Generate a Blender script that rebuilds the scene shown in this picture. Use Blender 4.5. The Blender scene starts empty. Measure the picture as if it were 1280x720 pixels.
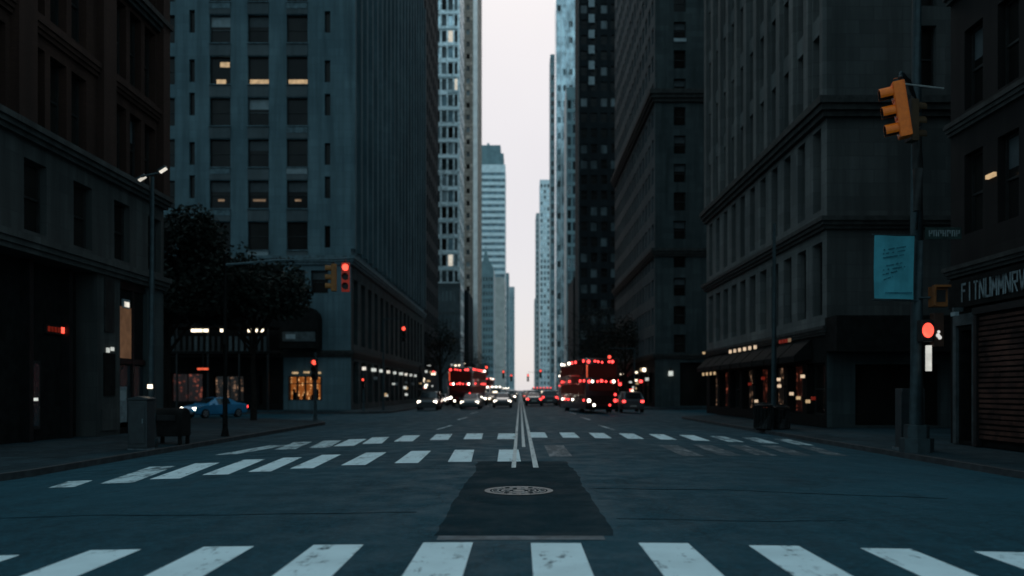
import bpy, bmesh, math, random
from mathutils import Vector, Matrix
R = random.Random(7)
S = bpy.context.scene
COL = S.collection
PI = math.pi

# ------------------------------------------------------------------ materials
MATS = {}
def new_mat(name):
    m = bpy.data.materials.new(name); m.use_nodes = True
    nt = m.node_tree; b = nt.nodes['Principled BSDF']
    MATS[name] = m
    return m, nt, b
def N(nt, t, **kw):
    n = nt.nodes.new(t)
    for k, v in kw.items(): setattr(n, k, v)
    return n
def L(nt, a, b): nt.links.new(a, b)
def mix_rgb(nt, fac, a, b, mode='MIX'):
    n = N(nt, 'ShaderNodeMix', data_type='RGBA', blend_type=mode)
    for sock, v in ((n.inputs[0], fac), (n.inputs[6], a), (n.inputs[7], b)):
        if hasattr(v, 'is_linked'): L(nt, v, sock)
        elif isinstance(v, (int, float)): sock.default_value = v
        else: sock.default_value = (*v[:3], 1)
    return n.outputs[2]
def noise(nt, vec, scale, detail=4, rough=.6):
    n = N(nt, 'ShaderNodeTexNoise'); n.inputs['Scale'].default_value = scale
    n.inputs['Detail'].default_value = detail; n.inputs['Roughness'].default_value = rough
    if vec is not None: L(nt, vec, n.inputs['Vector'])
    return n.outputs['Fac']
def ramp(nt, fac, lo, hi, a=0., b=1.):
    n = N(nt, 'ShaderNodeMapRange', interpolation_type='SMOOTHSTEP')
    n.inputs['From Min'].default_value = lo; n.inputs['From Max'].default_value = hi
    n.inputs['To Min'].default_value = a; n.inputs['To Max'].default_value = b
    L(nt, fac, n.inputs['Value']); return n.outputs[0]
def scaled(nt, sx, sy, sz):
    g = N(nt, 'ShaderNodeNewGeometry')
    m = N(nt, 'ShaderNodeVectorMath', operation='MULTIPLY'); L(nt, g.outputs['Position'], m.inputs[0])
    m.inputs[1].default_value = (sx, sy, sz); return m.outputs[0]
def bump(nt, b, h, strength=.3, dist=.02):
    n = N(nt, 'ShaderNodeBump'); n.inputs['Strength'].default_value = strength; n.inputs['Distance'].default_value = dist
    L(nt, h, n.inputs['Height']); L(nt, n.outputs[0], b.inputs['Normal'])

def simple(name, col, rough=.6, metal=0., spec=.3, var=.35, scale=3.):
    m, nt, b = new_mat(name)
    v = scaled(nt, 1, 1, 1)
    f = ramp(nt, noise(nt, v, scale), .3, .7)
    c = mix_rgb(nt, f, [x * (1 - var) for x in col], [min(1, x * (1 + var)) for x in col])
    L(nt, c, b.inputs['Base Color'])
    b.inputs['Roughness'].default_value = rough; b.inputs['Metallic'].default_value = metal
    b.inputs['Specular IOR Level'].default_value = spec
    return m
def wall_mat(name, col, bw=1.1, bh=.55, mortar=.012, rough=.85, joint=.7, grime=.45, spec=.15, var=.18):
    """coursed stone or brick on upright, axis aligned walls"""
    m, nt, b = new_mat(name)
    g = N(nt, 'ShaderNodeNewGeometry'); sp = N(nt, 'ShaderNodeSeparateXYZ'); L(nt, g.outputs['Position'], sp.inputs[0])
    ad = N(nt, 'ShaderNodeMath', operation='ADD'); L(nt, sp.outputs[0], ad.inputs[0]); L(nt, sp.outputs[1], ad.inputs[1])
    cb = N(nt, 'ShaderNodeCombineXYZ'); L(nt, ad.outputs[0], cb.inputs[0]); L(nt, sp.outputs[2], cb.inputs[1])
    br = N(nt, 'ShaderNodeTexBrick'); L(nt, cb.outputs[0], br.inputs['Vector'])
    br.inputs['Scale'].default_value = 1; br.inputs['Brick Width'].default_value = bw; br.inputs['Row Height'].default_value = bh
    br.inputs['Mortar Size'].default_value = mortar
    br.inputs['Color1'].default_value = (*[c * (1 - var) for c in col], 1); br.inputs['Color2'].default_value = (*[c * (1 + var) for c in col], 1)
    br.inputs['Mortar'].default_value = (*[c * joint for c in col], 1)
    st = ramp(nt, noise(nt, scaled(nt, 1.3, 1.3, .09), 1., 5, .65), .35, .7)
    bl = ramp(nt, noise(nt, scaled(nt, 1, 1, 1), .22, 3), .3, .7)
    c = mix_rgb(nt, st, br.outputs['Color'], [x * (1 - grime) for x in col])
    c2 = mix_rgb(nt, bl, c, (.72, .76, .78), 'MULTIPLY')
    L(nt, c2, b.inputs['Base Color'])
    b.inputs['Roughness'].default_value = rough; b.inputs['Specular IOR Level'].default_value = spec
    bump(nt, b, br.outputs['Fac'], .35, -.01)
    return m
def glow(name, col, e, base=(.02, .02, .02)):
    m, nt, b = new_mat(name)
    b.inputs['Base Color'].default_value = (*base, 1)
    f = noise(nt, scaled(nt, 1, 1, 1), 2.5)
    c = mix_rgb(nt, ramp(nt, f, .3, .7), [x * .6 for x in col], col)
    L(nt, c, b.inputs['Emission Color']); b.inputs['Emission Strength'].default_value = e
    return m
def glass_mat(name, col, rough=.12, spec=.5, metal=0., wob=.05):
    m, nt, b = new_mat(name)
    f = ramp(nt, noise(nt, scaled(nt, 1, 1, .6), .35, 2), .35, .65)
    c = mix_rgb(nt, f, [x * .6 for x in col], [x * 1.4 for x in col]); L(nt, c, b.inputs['Base Color'])
    b.inputs['Roughness'].default_value = rough; b.inputs['Specular IOR Level'].default_value = spec; b.inputs['Metallic'].default_value = metal
    bump(nt, b, noise(nt, scaled(nt, 1, 1, 1), .6, 2), wob, .3)
    return m
def shop_glow(name, cold, warm, e, k=1.):
    """lit shop interior: blotches of shelves, goods and lamps"""
    m, nt, b = new_mat(name)
    vo = N(nt, 'ShaderNodeTexVoronoi'); vo.inputs['Scale'].default_value = 1.0
    L(nt, scaled(nt, 2.6 * k, 2.6 * k, 1.6), vo.inputs['Vector'])
    f = ramp(nt, vo.outputs['Distance'], .05, .6, 1, 0)
    f2 = ramp(nt, noise(nt, scaled(nt, 1.2, 1.2, 2.4), 2.2, 6, .7), .45, .7)
    mu = N(nt, 'ShaderNodeMath', operation='MULTIPLY'); L(nt, f, mu.inputs[0]); L(nt, f2, mu.inputs[1])
    c = mix_rgb(nt, mu.outputs[0], cold, warm)
    L(nt, c, b.inputs['Emission Color']); b.inputs['Emission Strength'].default_value = e
    b.inputs['Base Color'].default_value = (.01, .01, .01, 1); b.inputs['Roughness'].default_value = .2
    return m
def road_mat(name, col, wear=.5, rough=.5, bmp=.5):
    m, nt, b = new_mat(name)
    p = scaled(nt, 1, 1, 1)
    fine = noise(nt, p, 45, 3, .7); mid = noise(nt, p, 1.3, 5, .65); big = noise(nt, p, .16, 3)
    streak = noise(nt, scaled(nt, 1.6, .07, 1), 1., 4)
    c = mix_rgb(nt, ramp(nt, fine, .25, .75), [x * .62 for x in col], [x * 1.4 for x in col])
    c = mix_rgb(nt, ramp(nt, mid, .35, .7, 0, wear), c, [x * .5 for x in col])
    c = mix_rgb(nt, ramp(nt, streak, .45, .7, 0, wear), c, [x * .55 for x in col])
    c = mix_rgb(nt, ramp(nt, big, .4, .62, 0, .35), c, [x * 1.55 for x in col])
    vo = N(nt, 'ShaderNodeTexVoronoi', feature='DISTANCE_TO_EDGE'); vo.inputs['Scale'].default_value = .33
    pw = N(nt, 'ShaderNodeVectorMath', operation='ADD'); L(nt, p, pw.inputs[0])
    nn = N(nt, 'ShaderNodeTexNoise'); nn.inputs['Scale'].default_value = .9; nn.inputs['Detail'].default_value = 5; L(nt, p, nn.inputs['Vector'])
    L(nt, nn.outputs['Color'], pw.inputs[1]); L(nt, pw.outputs[0], vo.inputs['Vector'])
    ck = ramp(nt, vo.outputs['Distance'], .002, .008, .45, 0)
    grit = noise(nt, p, 13, 2, .8)
    c = mix_rgb(nt, ramp(nt, grit, .42, .72, 0, .55), c, [x * 1.9 for x in col])
    stain = noise(nt, scaled(nt, .9, .28, 1), .75, 6, .7)
    c = mix_rgb(nt, ramp(nt, stain, .55, .72, 0, .6), c, [x * .42 for x in col])
    c = mix_rgb(nt, ck, c, [x * .4 for x in col])
    L(nt, c, b.inputs['Base Color'])
    L(nt, ramp(nt, mid, .3, .7, rough - .1, rough + .18), b.inputs['Roughness'])
    b.inputs['Specular IOR Level'].default_value = .09
    bump(nt, b, fine, bmp, .012)
    return m
def paint_mat(name, col, wear_lo, wear_hi, asphalt=(.009, .043, .058)):
    m, nt, b = new_mat(name)
    p = scaled(nt, 1, 1, 1)
    n1 = noise(nt, p, 5.5, 7, .75); n2 = noise(nt, scaled(nt, 3, .5, 1), 1.2, 5, .7)
    a = N(nt, 'ShaderNodeMath', operation='MULTIPLY'); L(nt, n1, a.inputs[0]); L(nt, n2, a.inputs[1])
    f = ramp(nt, a.outputs[0], wear_lo, wear_hi)
    c = mix_rgb(nt, f, asphalt, col)
    c = mix_rgb(nt, ramp(nt, noise(nt, p, 1.1, 4), .35, .7, 0, .4), c, (.6, .62, .62), 'MULTIPLY')
    L(nt, c, b.inputs['Base Color']); b.inputs['Roughness'].default_value = .65; b.inputs['Specular IOR Level'].default_value = .3
    bump(nt, b, noise(nt, p, 45, 3, .7), .4, .01)
    return m

M_asphalt = road_mat('asphalt', (.0090, .046, .062), .6, .66)
M_patch = road_mat('fresh_asphalt', (.0040, .0185, .0245), .4, .85)
M_tar = simple('tar_seam', (.004, .016, .022), .9, 0, .02)
M_cross = road_mat('side_street_asphalt', (.0090, .042, .056), .5, .68)
M_side = road_mat('pavement_concrete', (.015, .030, .036), .5, .85, .25)
def add_joints(m, w=1.5):
    nt = m.node_tree; b = nt.nodes['Principled BSDF']; src = b.inputs['Base Color'].links[0].from_socket
    br = N(nt, 'ShaderNodeTexBrick'); br.offset = 0; br.inputs['Scale'].default_value = 1; br.inputs['Brick Width'].default_value = w; br.inputs['Row Height'].default_value = w; br.inputs['Mortar Size'].default_value = .018
    br.inputs['Color1'].default_value = (.75, .75, .75, 1); br.inputs['Color2'].default_value = (1.2, 1.2, 1.2, 1); br.inputs['Mortar'].default_value = (.2, .2, .2, 1)
    L(nt, scaled(nt, 1, 1, 0), br.inputs['Vector']); L(nt, mix_rgb(nt, 1., src, br.outputs['Color'], 'MULTIPLY'), b.inputs['Base Color'])
add_joints(M_side)
M_kerb = simple('granite_kerb', (.035, .038, .04), .8, 0, .2)
M_ground = road_mat('city_ground', (.02, .022, .024), .4, .8)
M_paint = paint_mat('road_paint', (.64, .77, .79), .13, .22)
M_paint2 = paint_mat('worn_road_paint', (.52, .65, .67), .17, .30)
M_faint = paint_mat('faded_road_paint', (.30, .33, .34), .22, .42)
M_line = paint_mat('centre_line_paint', (.60, .62, .60), .12, .24)
M_iron = simple('cast_iron', (.10, .125, .13), .45, .5, .5, .5, 14)
M_concrete = simple('pale_concrete', (.08, .10, .11), .7, 0, .3, .4, 5)

M_brick = wall_mat('red_brown_brick', (.052, .025, .018), .22, .075, .01, joint=.8)
M_lstone = wall_mat('grey_base_stone', (.066, .068, .064), 1.2, .6)
M_black = simple('black_paint', (.009, .009, .0085), .8, 0, .06)
M_dark = simple('dark_bronze', (.010, .010, .010), .45, .2, .3)
M_teal = wall_mat('blue_grey_limestone', (.108, .166, .184), 1.4, .72, .014, joint=.68, grime=.38, var=.09)
M_teal2 = wall_mat('blue_grey_spandrel', (.088, .104, .108), 1.0, .9, .01, joint=.9, grime=.2, var=.1)
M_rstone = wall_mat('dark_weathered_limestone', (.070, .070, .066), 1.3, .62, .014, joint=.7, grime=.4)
M_rstone2 = wall_mat('charcoal_stone', (.052, .064, .064), 1.2, .6, joint=.8)
M_belt = simple('weathered_cornice_stone', (.03, .03, .028), .8, 0, .2)
M_tealbelt = simple('blue_grey_cornice', (.085, .125, .138), .8, 0, .2)
M_strip = wall_mat('dark_blue_stone', (.016, .024, .028), 1.2, .7)
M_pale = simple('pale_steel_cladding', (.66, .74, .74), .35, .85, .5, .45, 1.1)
M_tan = wall_mat('tan_brick', (.66, .51, .42), 2.2, 1.3, .12, joint=.5, grime=.4, var=.4)
M_white = simple('white_stone_pier', (.90, .89, .86), .4, .5, .3, .1, .5)
M_far1 = simple('hazy_teal_cladding', (.24, .35, .37), .5, 0, .4, .15, .3)  # far tower colours are lightened to paint in distance haze
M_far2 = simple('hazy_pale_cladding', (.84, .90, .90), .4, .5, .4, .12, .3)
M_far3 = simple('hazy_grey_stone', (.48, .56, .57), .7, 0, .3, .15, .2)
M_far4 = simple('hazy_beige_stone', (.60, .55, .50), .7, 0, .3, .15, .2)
M_r4 = wall_mat('black_granite', (.017, .021, .023), 1.4, .8)
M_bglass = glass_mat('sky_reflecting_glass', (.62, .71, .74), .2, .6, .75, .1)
M_bglass2 = glass_mat('teal_curtain_glass', (.19, .27, .30), .18, .6, .2, .1)  # base colour lightened as part of the painted haze
M_glass = glass_mat('dark_window_glass', (.011, .010, .009), .22, .16)
M_glassb = glass_mat('blue_window_glass', (.02, .03, .034), .2, .3)
M_glassf = glass_mat('far_window_glass', (.085, .105, .11), .2, .4)  # far panes lightened in colour to suggest haze
M_frame = simple('window_frame_bronze', (.018, .018, .017), .6, .2, .3)
M_framet = simple('window_frame_grey', (.05, .06, .062), .6, .1, .3)
M_blind = simple('grey_roller_blind', (.20, .24, .25), .8, 0, .2, .15, 2)
M_blindd = simple('dim_roller_blind', (.055, .065, .068), .8, 0, .2, .15, 2)
M_lit = glow('lit_office_ceiling', (1., .68, .36), .62)
M_litd = glow('dim_office_lamp', (1., .62, .34), .22)
M_litw = glow('far_lit_window', (1., .93, .78), .75)
M_sill = simple('pale_window_sill', (.26, .30, .31), .7, 0, .2, .15, 2)
M_shop = shop_glow('lit_shop_interior', (.10, .028, .005), (1., .55, .22), 2.2, 2.6)
M_busglass = glass_mat('bus_glass', (.02, .006, .005), .5, .1)
M_busglass.node_tree.nodes['Principled BSDF'].inputs['Emission Color'].default_value = (.5, .05, .03, 1); M_busglass.node_tree.nodes['Principled BSDF'].inputs['Emission Strength'].default_value = .02
M_dbrown = wall_mat('soot_brown_stone', (.015, .0125, .0115), 1.2, .6, joint=.8)
M_shopd = shop_glow('dim_shop_interior', (.008, .006, .005), (1., .55, .32), .55)
M_shopr = shop_glow('red_shop_interior', (.012, .003, .002), (1., .22, .12), .5)
M_doorway = glow('warm_lit_panel', (.9, .46, .23), .11)
M_poster = simple('grey_poster', (.16, .20, .21), .6, 0, .3, .25, 6)
M_neon = glow('red_neon', (1., .13, .05), 1.1)
M_bulb = glow('warm_bulb', (1., .84, .62), 3.2)
M_bulbw = glow('white_bulb', (.95, 1., .93), .8)
M_lampw = glow('street_lamp_lens', (1., .93, .80), 1.0)
M_lamp = glow('dim_warm_lamp', (1., .74, .50), .9)
M_red = glow('red_signal_lens', (1., .075, .045), 3.0)
M_redface = glow('red_glowing_housing', (.8, .05, .02), .16, (.05, .01, .004))  # emission stands in for red lens light on housings; dim red signs too
M_tail = glow('tail_lamp', (1., .055, .05), 5.0)
M_head = glow('head_lamp', (1., .90, .74), 9.0)
M_signaly = simple('signal_yellow_enamel', (1., .165, .0), .45, 0, .4, .12, 9)
M_signalb = simple('signal_back_black', (.012, .011, .010), .5, 0, .3)
M_pole = simple('galvanised_pole', (.022, .036, .040), .55, .3, .4, .3, 4)
M_polel = simple('bright_steel_tube', (.42, .42, .40), .35, .5, .5, .15, 6)
M_cab = simple('green_grey_cabinet', (.014, .020, .022), .55, 0, .4, .25, 6)
M_banner = simple('teal_banner_cloth', (.065, .29, .34), .8, 0, .15, .12, 3)
M_ink = simple('dark_teal_print', (.02, .10, .13), .8, 0, .1)
M_plate = simple('street_sign_green', (.012, .028, .024), .6, 0, .3)
M_platet = simple('sign_lettering_grey', (.16, .19, .19), .6, 0, .3, .3, 8)
M_symbol = glow('white_symbol', (.95, .93, .88), .85)
M_bar = glow('white_tube_light', (.93, .93, .86), .75)
M_letter = simple('weathered_sign_letters', (.14, .18, .19), .55, 0, .4, .35, 5)
M_shutter = simple('rust_red_shutter', (.055, .022, .015), .55, .2, .3, .75, 1.7)
M_bin = simple('bin_black_steel', (.010, .011, .011), .55, .3, .3)
M_tyre = simple('tyre_rubber', (.012, .012, .012), .85, 0, .2)
M_rim = simple('wheel_alloy', (.25, .26, .27), .4, .8, .5)
M_cglass = glass_mat('car_glass', (.012, .016, .018), .08, .5)
M_chrome = simple('bumper_trim', (.03, .03, .03), .5, .1, .4)
M_plateno = simple('number_plate', (.45, .45, .4), .6)
M_bark = simple('bark', (.020, .016, .013), .9, 0, .1, .4, 8)
M_roofm = simple('roof_felt', (.02, .022, .024), .9)
def leaf_mat(name, col):
    m, nt, b = new_mat(name)
    f = noise(nt, scaled(nt, 1, 1, 1), 1.4, 3)
    L(nt, mix_rgb(nt, ramp(nt, f, .3, .7), [x * .45 for x in col], [x * 1.5 for x in col]), b.inputs['Base Color'])
    b.inputs['Roughness'].default_value = .7; b.inputs['Specular IOR Level'].default_value = .15
    return m
M_leaf = leaf_mat('dark_leaves', (.013, .018, .014))
def car_paint(name, col):
    m = simple(name, col, .28, .1, .5, .08, 2); m.node_tree.nodes['Principled BSDF'].inputs['Coat Weight'].default_value = .6
    return m
PAINTS = {k: car_paint('car_paint_' + k, c) for k, c in dict(black=(.008, .009, .010), silver=(.16, .17, .18), white=(.42, .42, .41),
          yellow=(.45, .24, .02), blue=(.012, .19, .36), grey=(.05, .055, .06), red=(.20, .015, .012)).items()}
M_busred = car_paint('bus_red', (.06, .006, .005))
M_buswhite = car_paint('bus_white', (.30, .31, .31))

# ------------------------------------------------------------------ mesh helpers
class MB:
    def __init__(s): s.v = []; s.f = []; s.m = []; s.mats = []
    def mi(s, mat):
        if mat not in s.mats: s.mats.append(mat)
        return s.mats.index(mat)
    def quad(s, a, b, c, d, mat):
        n = len(s.v); s.v += [tuple(a), tuple(b), tuple(c), tuple(d)]; s.f.append((n, n + 1, n + 2, n + 3)); s.m.append(s.mi(mat))
    def poly(s, pts, mat):
        n = len(s.v); s.v += [tuple(p) for p in pts]; s.f.append(tuple(range(n, n + len(pts)))); s.m.append(s.mi(mat))
    def box(s, x0, x1, y0, y1, z0, z1, mat, T=None):
        p = [(x0, y0, z0), (x1, y0, z0), (x1, y1, z0), (x0, y1, z0), (x0, y0, z1), (x1, y0, z1), (x1, y1, z1), (x0, y1, z1)]
        if T is not None: p = [tuple(T @ Vector(q)) for q in p]
        n = len(s.v); s.v += p; k = s.mi(mat)
        for f in ((0, 3, 2, 1), (4, 5, 6, 7), (0, 1, 5, 4), (1, 2, 6, 5), (2, 3, 7, 6), (3, 0, 4, 7)):
            s.f.append(tuple(n + i for i in f)); s.m.append(k)
    def prism(s, outline, lo, hi, mat, axis='z'):
        """outline of 2D points (anticlockwise) extruded along axis"""
        def P(a, b, h): return {'z': (a, b, h), 'x': (h, a, b), 'y': (a, h, b)}[axis]
        n = len(s.v); k = s.mi(mat); c = len(outline)
        s.v += [P(a, b, lo) for a, b in outline] + [P(a, b, hi) for a, b in outline]
        s.f.append(tuple(n + i for i in reversed(range(c)))); s.m.append(k)
        s.f.append(tuple(n + c + i for i in range(c))); s.m.append(k)
        for i in range(c):
            j = (i + 1) % c; s.f.append((n + i, n + j, n + c + j, n + c + i)); s.m.append(k)
    def tube(s, pts, rad, mat, seg=10, caps=True):
        pts = [Vector(p) for p in pts]
        if not isinstance(rad, (list, tuple)): rad = [rad] * len(pts)
        k = s.mi(mat); n0 = len(s.v); up = None
        for i, p in enumerate(pts):
            d = (pts[min(i + 1, len(pts) - 1)] - pts[max(i - 1, 0)]).normalized()
            if up is None: up = Vector((0, 0, 1)) if abs(d.z) < .9 else Vector((1, 0, 0))
            a = d.cross(up).normalized(); b = d.cross(a).normalized(); up = b.cross(d).normalized() if True else up
            up = -b if False else up
            for j in range(seg):
                t = 2 * PI * j / seg; s.v.append(tuple(p + (a * math.cos(t) + b * math.sin(t)) * rad[i]))
        for i in range(len(pts) - 1):
            for j in range(seg):
                q = (j + 1) % seg
                s.f.append((n0 + i * seg + j, n0 + i * seg + q, n0 + (i + 1) * seg + q, n0 + (i + 1) * seg + j)); s.m.append(k)
        if caps:
            s.f.append(tuple(n0 + j for j in range(seg))); s.m.append(k)
            e = n0 + (len(pts) - 1) * seg; s.f.append(tuple(e + j for j in reversed(range(seg)))); s.m.append(k)
    def build(s, name, parent=None, loc=None, smooth=False, bevel=0, fix=True):
        me = bpy.data.meshes.new(name); me.from_pydata(s.v, [], s.f)
        for m in s.mats: me.materials.append(m)
        for p, k in zip(me.polygons, s.m): p.material_index = k
        if fix and len(s.f) < 30000:
            bm = bmesh.new(); bm.from_mesh(me); 
            if bevel:
                bmesh.ops.remove_doubles(bm, verts=bm.verts, dist=1e-4)
            bmesh.ops.recalc_face_normals(bm, faces=bm.faces) if bevel or smooth else None
            if bevel:
                ed = [e for e in bm.edges if len(e.link_faces) == 2 and e.calc_face_angle(0) > .6]
                bmesh.ops.bevel(bm, geom=ed, offset=bevel, segments=2, affect='EDGES', profile=.6)
            bm.to_mesh(me); bm.free()
        if smooth:
            for p in me.polygons: p.use_smooth = True
            try: me.set_sharp_from_angle(angle=math.radians(38))
            except Exception: pass
        o = bpy.data.objects.new(name, me); COL.objects.link(o)
        if parent: o.parent = parent
        if loc is not None: o.location = loc
        return o
def tag(o, label=None, cat=None, group=None, kind=None):
    for k, v in (('label', label), ('category', cat), ('group', group), ('kind', kind)):
        if v: o[k] = v
    return o
def empty(name, label, cat, loc=(0, 0, 0), rz=0, group=None):
    o = bpy.data.objects.new(name, None); COL.objects.link(o); o.empty_display_size = .3
    o.location = loc; o.rotation_euler = (0, 0, rz)
    return tag(o, label, cat, group)
def copy_thing(o, loc, rz=None, label=None, group=None, parent=None):
    c = o.copy(); COL.objects.link(c)
    if parent: c.parent = parent
    else:
        c.location = loc
        if rz is not None: c.rotation_euler = (0, 0, rz)
        if label: c['label'] = label
        if group: c['group'] = group
    for ch in [k for k in bpy.data.objects if k.parent == o] if False else KIDS(o):
        copy_thing(ch, None, parent=c)
    return c
def KIDS(o): return list(o.children)
def structure(mb, name, **k): return tag(mb.build(name, **k), kind='structure')

# ------------------------------------------------------------------ ground, road, pavements
def zr(x): return -.002 * min(abs(x), 11.) ** 2
ZK = zr(11)                       # gutter height
def strip(mb, xs, y0, y1, ny, mat, dz=0.):
    for j in range(ny):
        a, b = y0 + (y1 - y0) * j / ny, y0 + (y1 - y0) * (j + 1) / ny
        for i in range(len(xs) - 1):
            p, q = xs[i], xs[i + 1]
            mb.quad((p, a, zr(p) + dz), (q, a, zr(q) + dz), (q, b, zr(q) + dz), (p, b, zr(p) + dz), mat)
g = MB(); g.quad((-6000, -3000, -.6), (6000, -3000, -.6), (6000, 9000, -.6), (-6000, 9000, -.6), M_ground)
structure(g, 'ground')
g = MB(); strip(g, [-11 + i for i in range(23)], -40, 2600, 40, M_asphalt); structure(g, 'road')
for (y0, y1) in ((-2.5, 14.2), (50., 66.), (150, 200)):
    g = MB(); g.quad((-400, y0 - 6, ZK - .004), (-11, y0 - 6, ZK - .004), (-11, y1 + 6, ZK - .004), (-400, y1 + 6, ZK - .004), M_cross); structure(g, 'side_street')
for (y0, y1) in ((-2.5, 14.2), (59., 80.), (120, 165)):
    g = MB(); g.quad((11, y0 - 6, ZK - .004), (400, y0 - 6, ZK - .004), (400, y1 + 6, ZK - .004), (11, y1 + 6, ZK - .004), M_cross); structure(g, 'side_street')
def block(side, y0, y1, xout=300, r=4.):
    """raised pavement block with a rounded kerb at its street corners"""
    def outline(off):
        pts = []; x = 11 + off; a, b = y0 + off, y1 - off; rr = r - off
        pts.append((xout, a))
        for i in range(9):
            t = -PI / 2 - i / 8 * PI / 2; pts.append((x + rr + rr * math.cos(t), a + rr + rr * math.sin(t)))
        for i in range(9):
            t = PI - i / 8 * PI / 2; pts.append((x + rr + rr * math.cos(t), b - rr + rr * math.sin(t)))
        pts.append((xout, b)); return [(side * p[0], p[1]) for p in pts]
    o, q = outline(0), outline(.16)
    top = ZK + .15
    k = MB(); n = len(o)
    for i in range(n - 1):
        k.quad((*o[i], ZK - .3), (*o[i + 1], ZK - .3), (*o[i + 1], top), (*o[i], top), M_kerb)
        k.quad((*o[i], top), (*o[i + 1], top), (*q[i + 1], top), (*q[i], top), M_kerb)
    structure(k, 'kerb')
    p = MB()
    w = [(side * max(abs(a), 15.0), b) for a, b in q]       # slopes up to the building line
    for i in range(n - 1):
        p.quad((*q[i], top - .003), (*q[i + 1], top - .003), (*w[i + 1], 0), (*w[i], 0), M_side)
    p.poly([(*c, 0) for c in w if True], M_side)
    structure(p, 'pavement')
for a in ((-1, 14.2, 48.7), (-1, 66, 146), (-1, 196, 2500), (1, 14.2, 58), (1, 80, 121), (1, 163, 2500)): block(*a)

# painted markings, plates
def bar(x0, w, y0, ln, mat, skew=0., dz=.004, name='crosswalk_stripe'):
    b = MB(); m = 3
    for j in range(m):
        for i in range(2):
            a, c = y0 + ln * j / m, y0 + ln * (j + 1) / m
            p, q = x0 + w * i / 2, x0 + w * (i + 1) / 2
            sa, sc = skew * j / m, skew * (j + 1) / m
            b.quad((p + sa, a, zr(p + sa) + dz), (q + sa, a, zr(q + sa) + dz), (q + sc, c, zr(q + sc) + dz), (p + sc, c, zr(p + sc) + dz), mat)
    return structure(b, name)
for k in range(-8, 8):                                           # near crosswalk
    x = .12 + 1.2 * k; bar(x, .555, 5.2 + R.uniform(-.06, .06), 3.75 - .011 * x * x, M_paint)
for k, (x, y, w, sk) in enumerate(((.54, 19.1, .56, .06), (1.72, 19.05, .56, .15), (2.96, 18.85, .56, .12), (4.14, 18.5, .57, .15), (5.15, 17.9, .52, .24), (5.9, 17.35, .5, .34),
                                   (6.72, 16.9, .56, .45), (7.55, 16.3, .62, .6), (8.26, 15.7, .66, .75), (9.0, 15.25, .5, .3))):   # far crosswalk, first row
    bar(-x, w, y, (3.8 if k < 9 else 1.3) + R.uniform(-.08, .08), M_paint if k < 8 else M_paint2, -sk)
for k, x in enumerate((.75, 4.3, 5.4, 6.5, 7.6, 8.8)): bar(x, .6, 20.6 + .6 * k ** .8, 4.2, M_faint, .1 * k)
for k, (x, y, sk) in enumerate(((.80, 27.9, .05), (1.98, 27.95, .12), (3.13, 27.7, .16), (4.28, 27.1, .2), (5.17, 26.2, .36), (5.9, 25.3, .3), (6.55, 24.8, .45), (7.5, 24.45, .45), (8.75, 22.95, -.4))):
    bar(-x, .64, y, 3.7, M_paint if k < 6 else M_paint2, -sk)          # far crosswalk, second row
for k in range(9):
    x = .40 + 1.15 * k; bar(x, .6, 28.8 - .012 * x * x, 3.6, M_paint if k < 6 else M_paint2, .04 * k)
for x0, w, y1 in ((-.19, .1, 17.6), (.06, .1, 24.), (.29, .12, 17.6)): bar(x0, w, y1, 900, M_line, .13 if x0 > 0 else .05, name='centre_line')
for yy in (35.2, 47, 59, 85, 97, 109, 121, 205, 217):
    bar(-3.72, .15, yy, 4.2 if yy < 60 else 3, M_paint2, .25, name='lane_line'); bar(4.05, .15, yy, 4.5 if yy < 60 else 3, M_paint2, -.2, name='lane_line')
g = MB()
rag = [R.uniform(-.03, .03) + (.05 if 17 < k % 30 < 24 else 0) for k in range(60)]
for j in range(28):
    a, b = 9.36 + 9.8 * j / 28, 9.36 + 9.8 * (j + 1) / 28
    for i in range(6):
        def X(i, k): return -1.0 + 2.12 * i / 6 + (rag[k] if i == 0 else rag[k + 30] if i == 6 else 0)
        g.quad((X(i, j), a, zr(X(i, j)) + .003), (X(i + 1, j), a, zr(X(i + 1, j)) + .003), (X(i + 1, j + 1), b, zr(X(i + 1, j + 1)) + .003), (X(i, j + 1), b, zr(X(i, j + 1)) + .003), M_patch)
structure(g, 'road_patch')
g = MB(); 
for i in range(6): g.quad((-.95 + i * .32, 9.08, zr(0) + .005), (-.63 + i * .32, 9.08, zr(0) + .005), (-.63 + i * .32, 9.33, zr(0) + .005), (-.95 + i * .32, 9.33, zr(0) + .005), M_concrete)
structure(g, 'concrete_strip')
g = MB()
for (r0, r1, z) in ((0, .10, .012), (.10, .16, .009), (.16, .30, .012), (.30, .34, .009), (.34, .46, .012), (.46, .49, .006), (.49, .58, .012)):
    for j in range(32):
        a, b = 2 * PI * j / 32, 2 * PI * (j + 1) / 32; mt = M_tar if z < .012 else M_iron
        g.quad((r0 * math.cos(a), r0 * math.sin(a), z), (r1 * math.cos(a), r1 * math.sin(a), z), (r1 * math.cos(b), r1 * math.sin(b), z), (r0 * math.cos(b), r0 * math.sin(b), z), mt)
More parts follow.
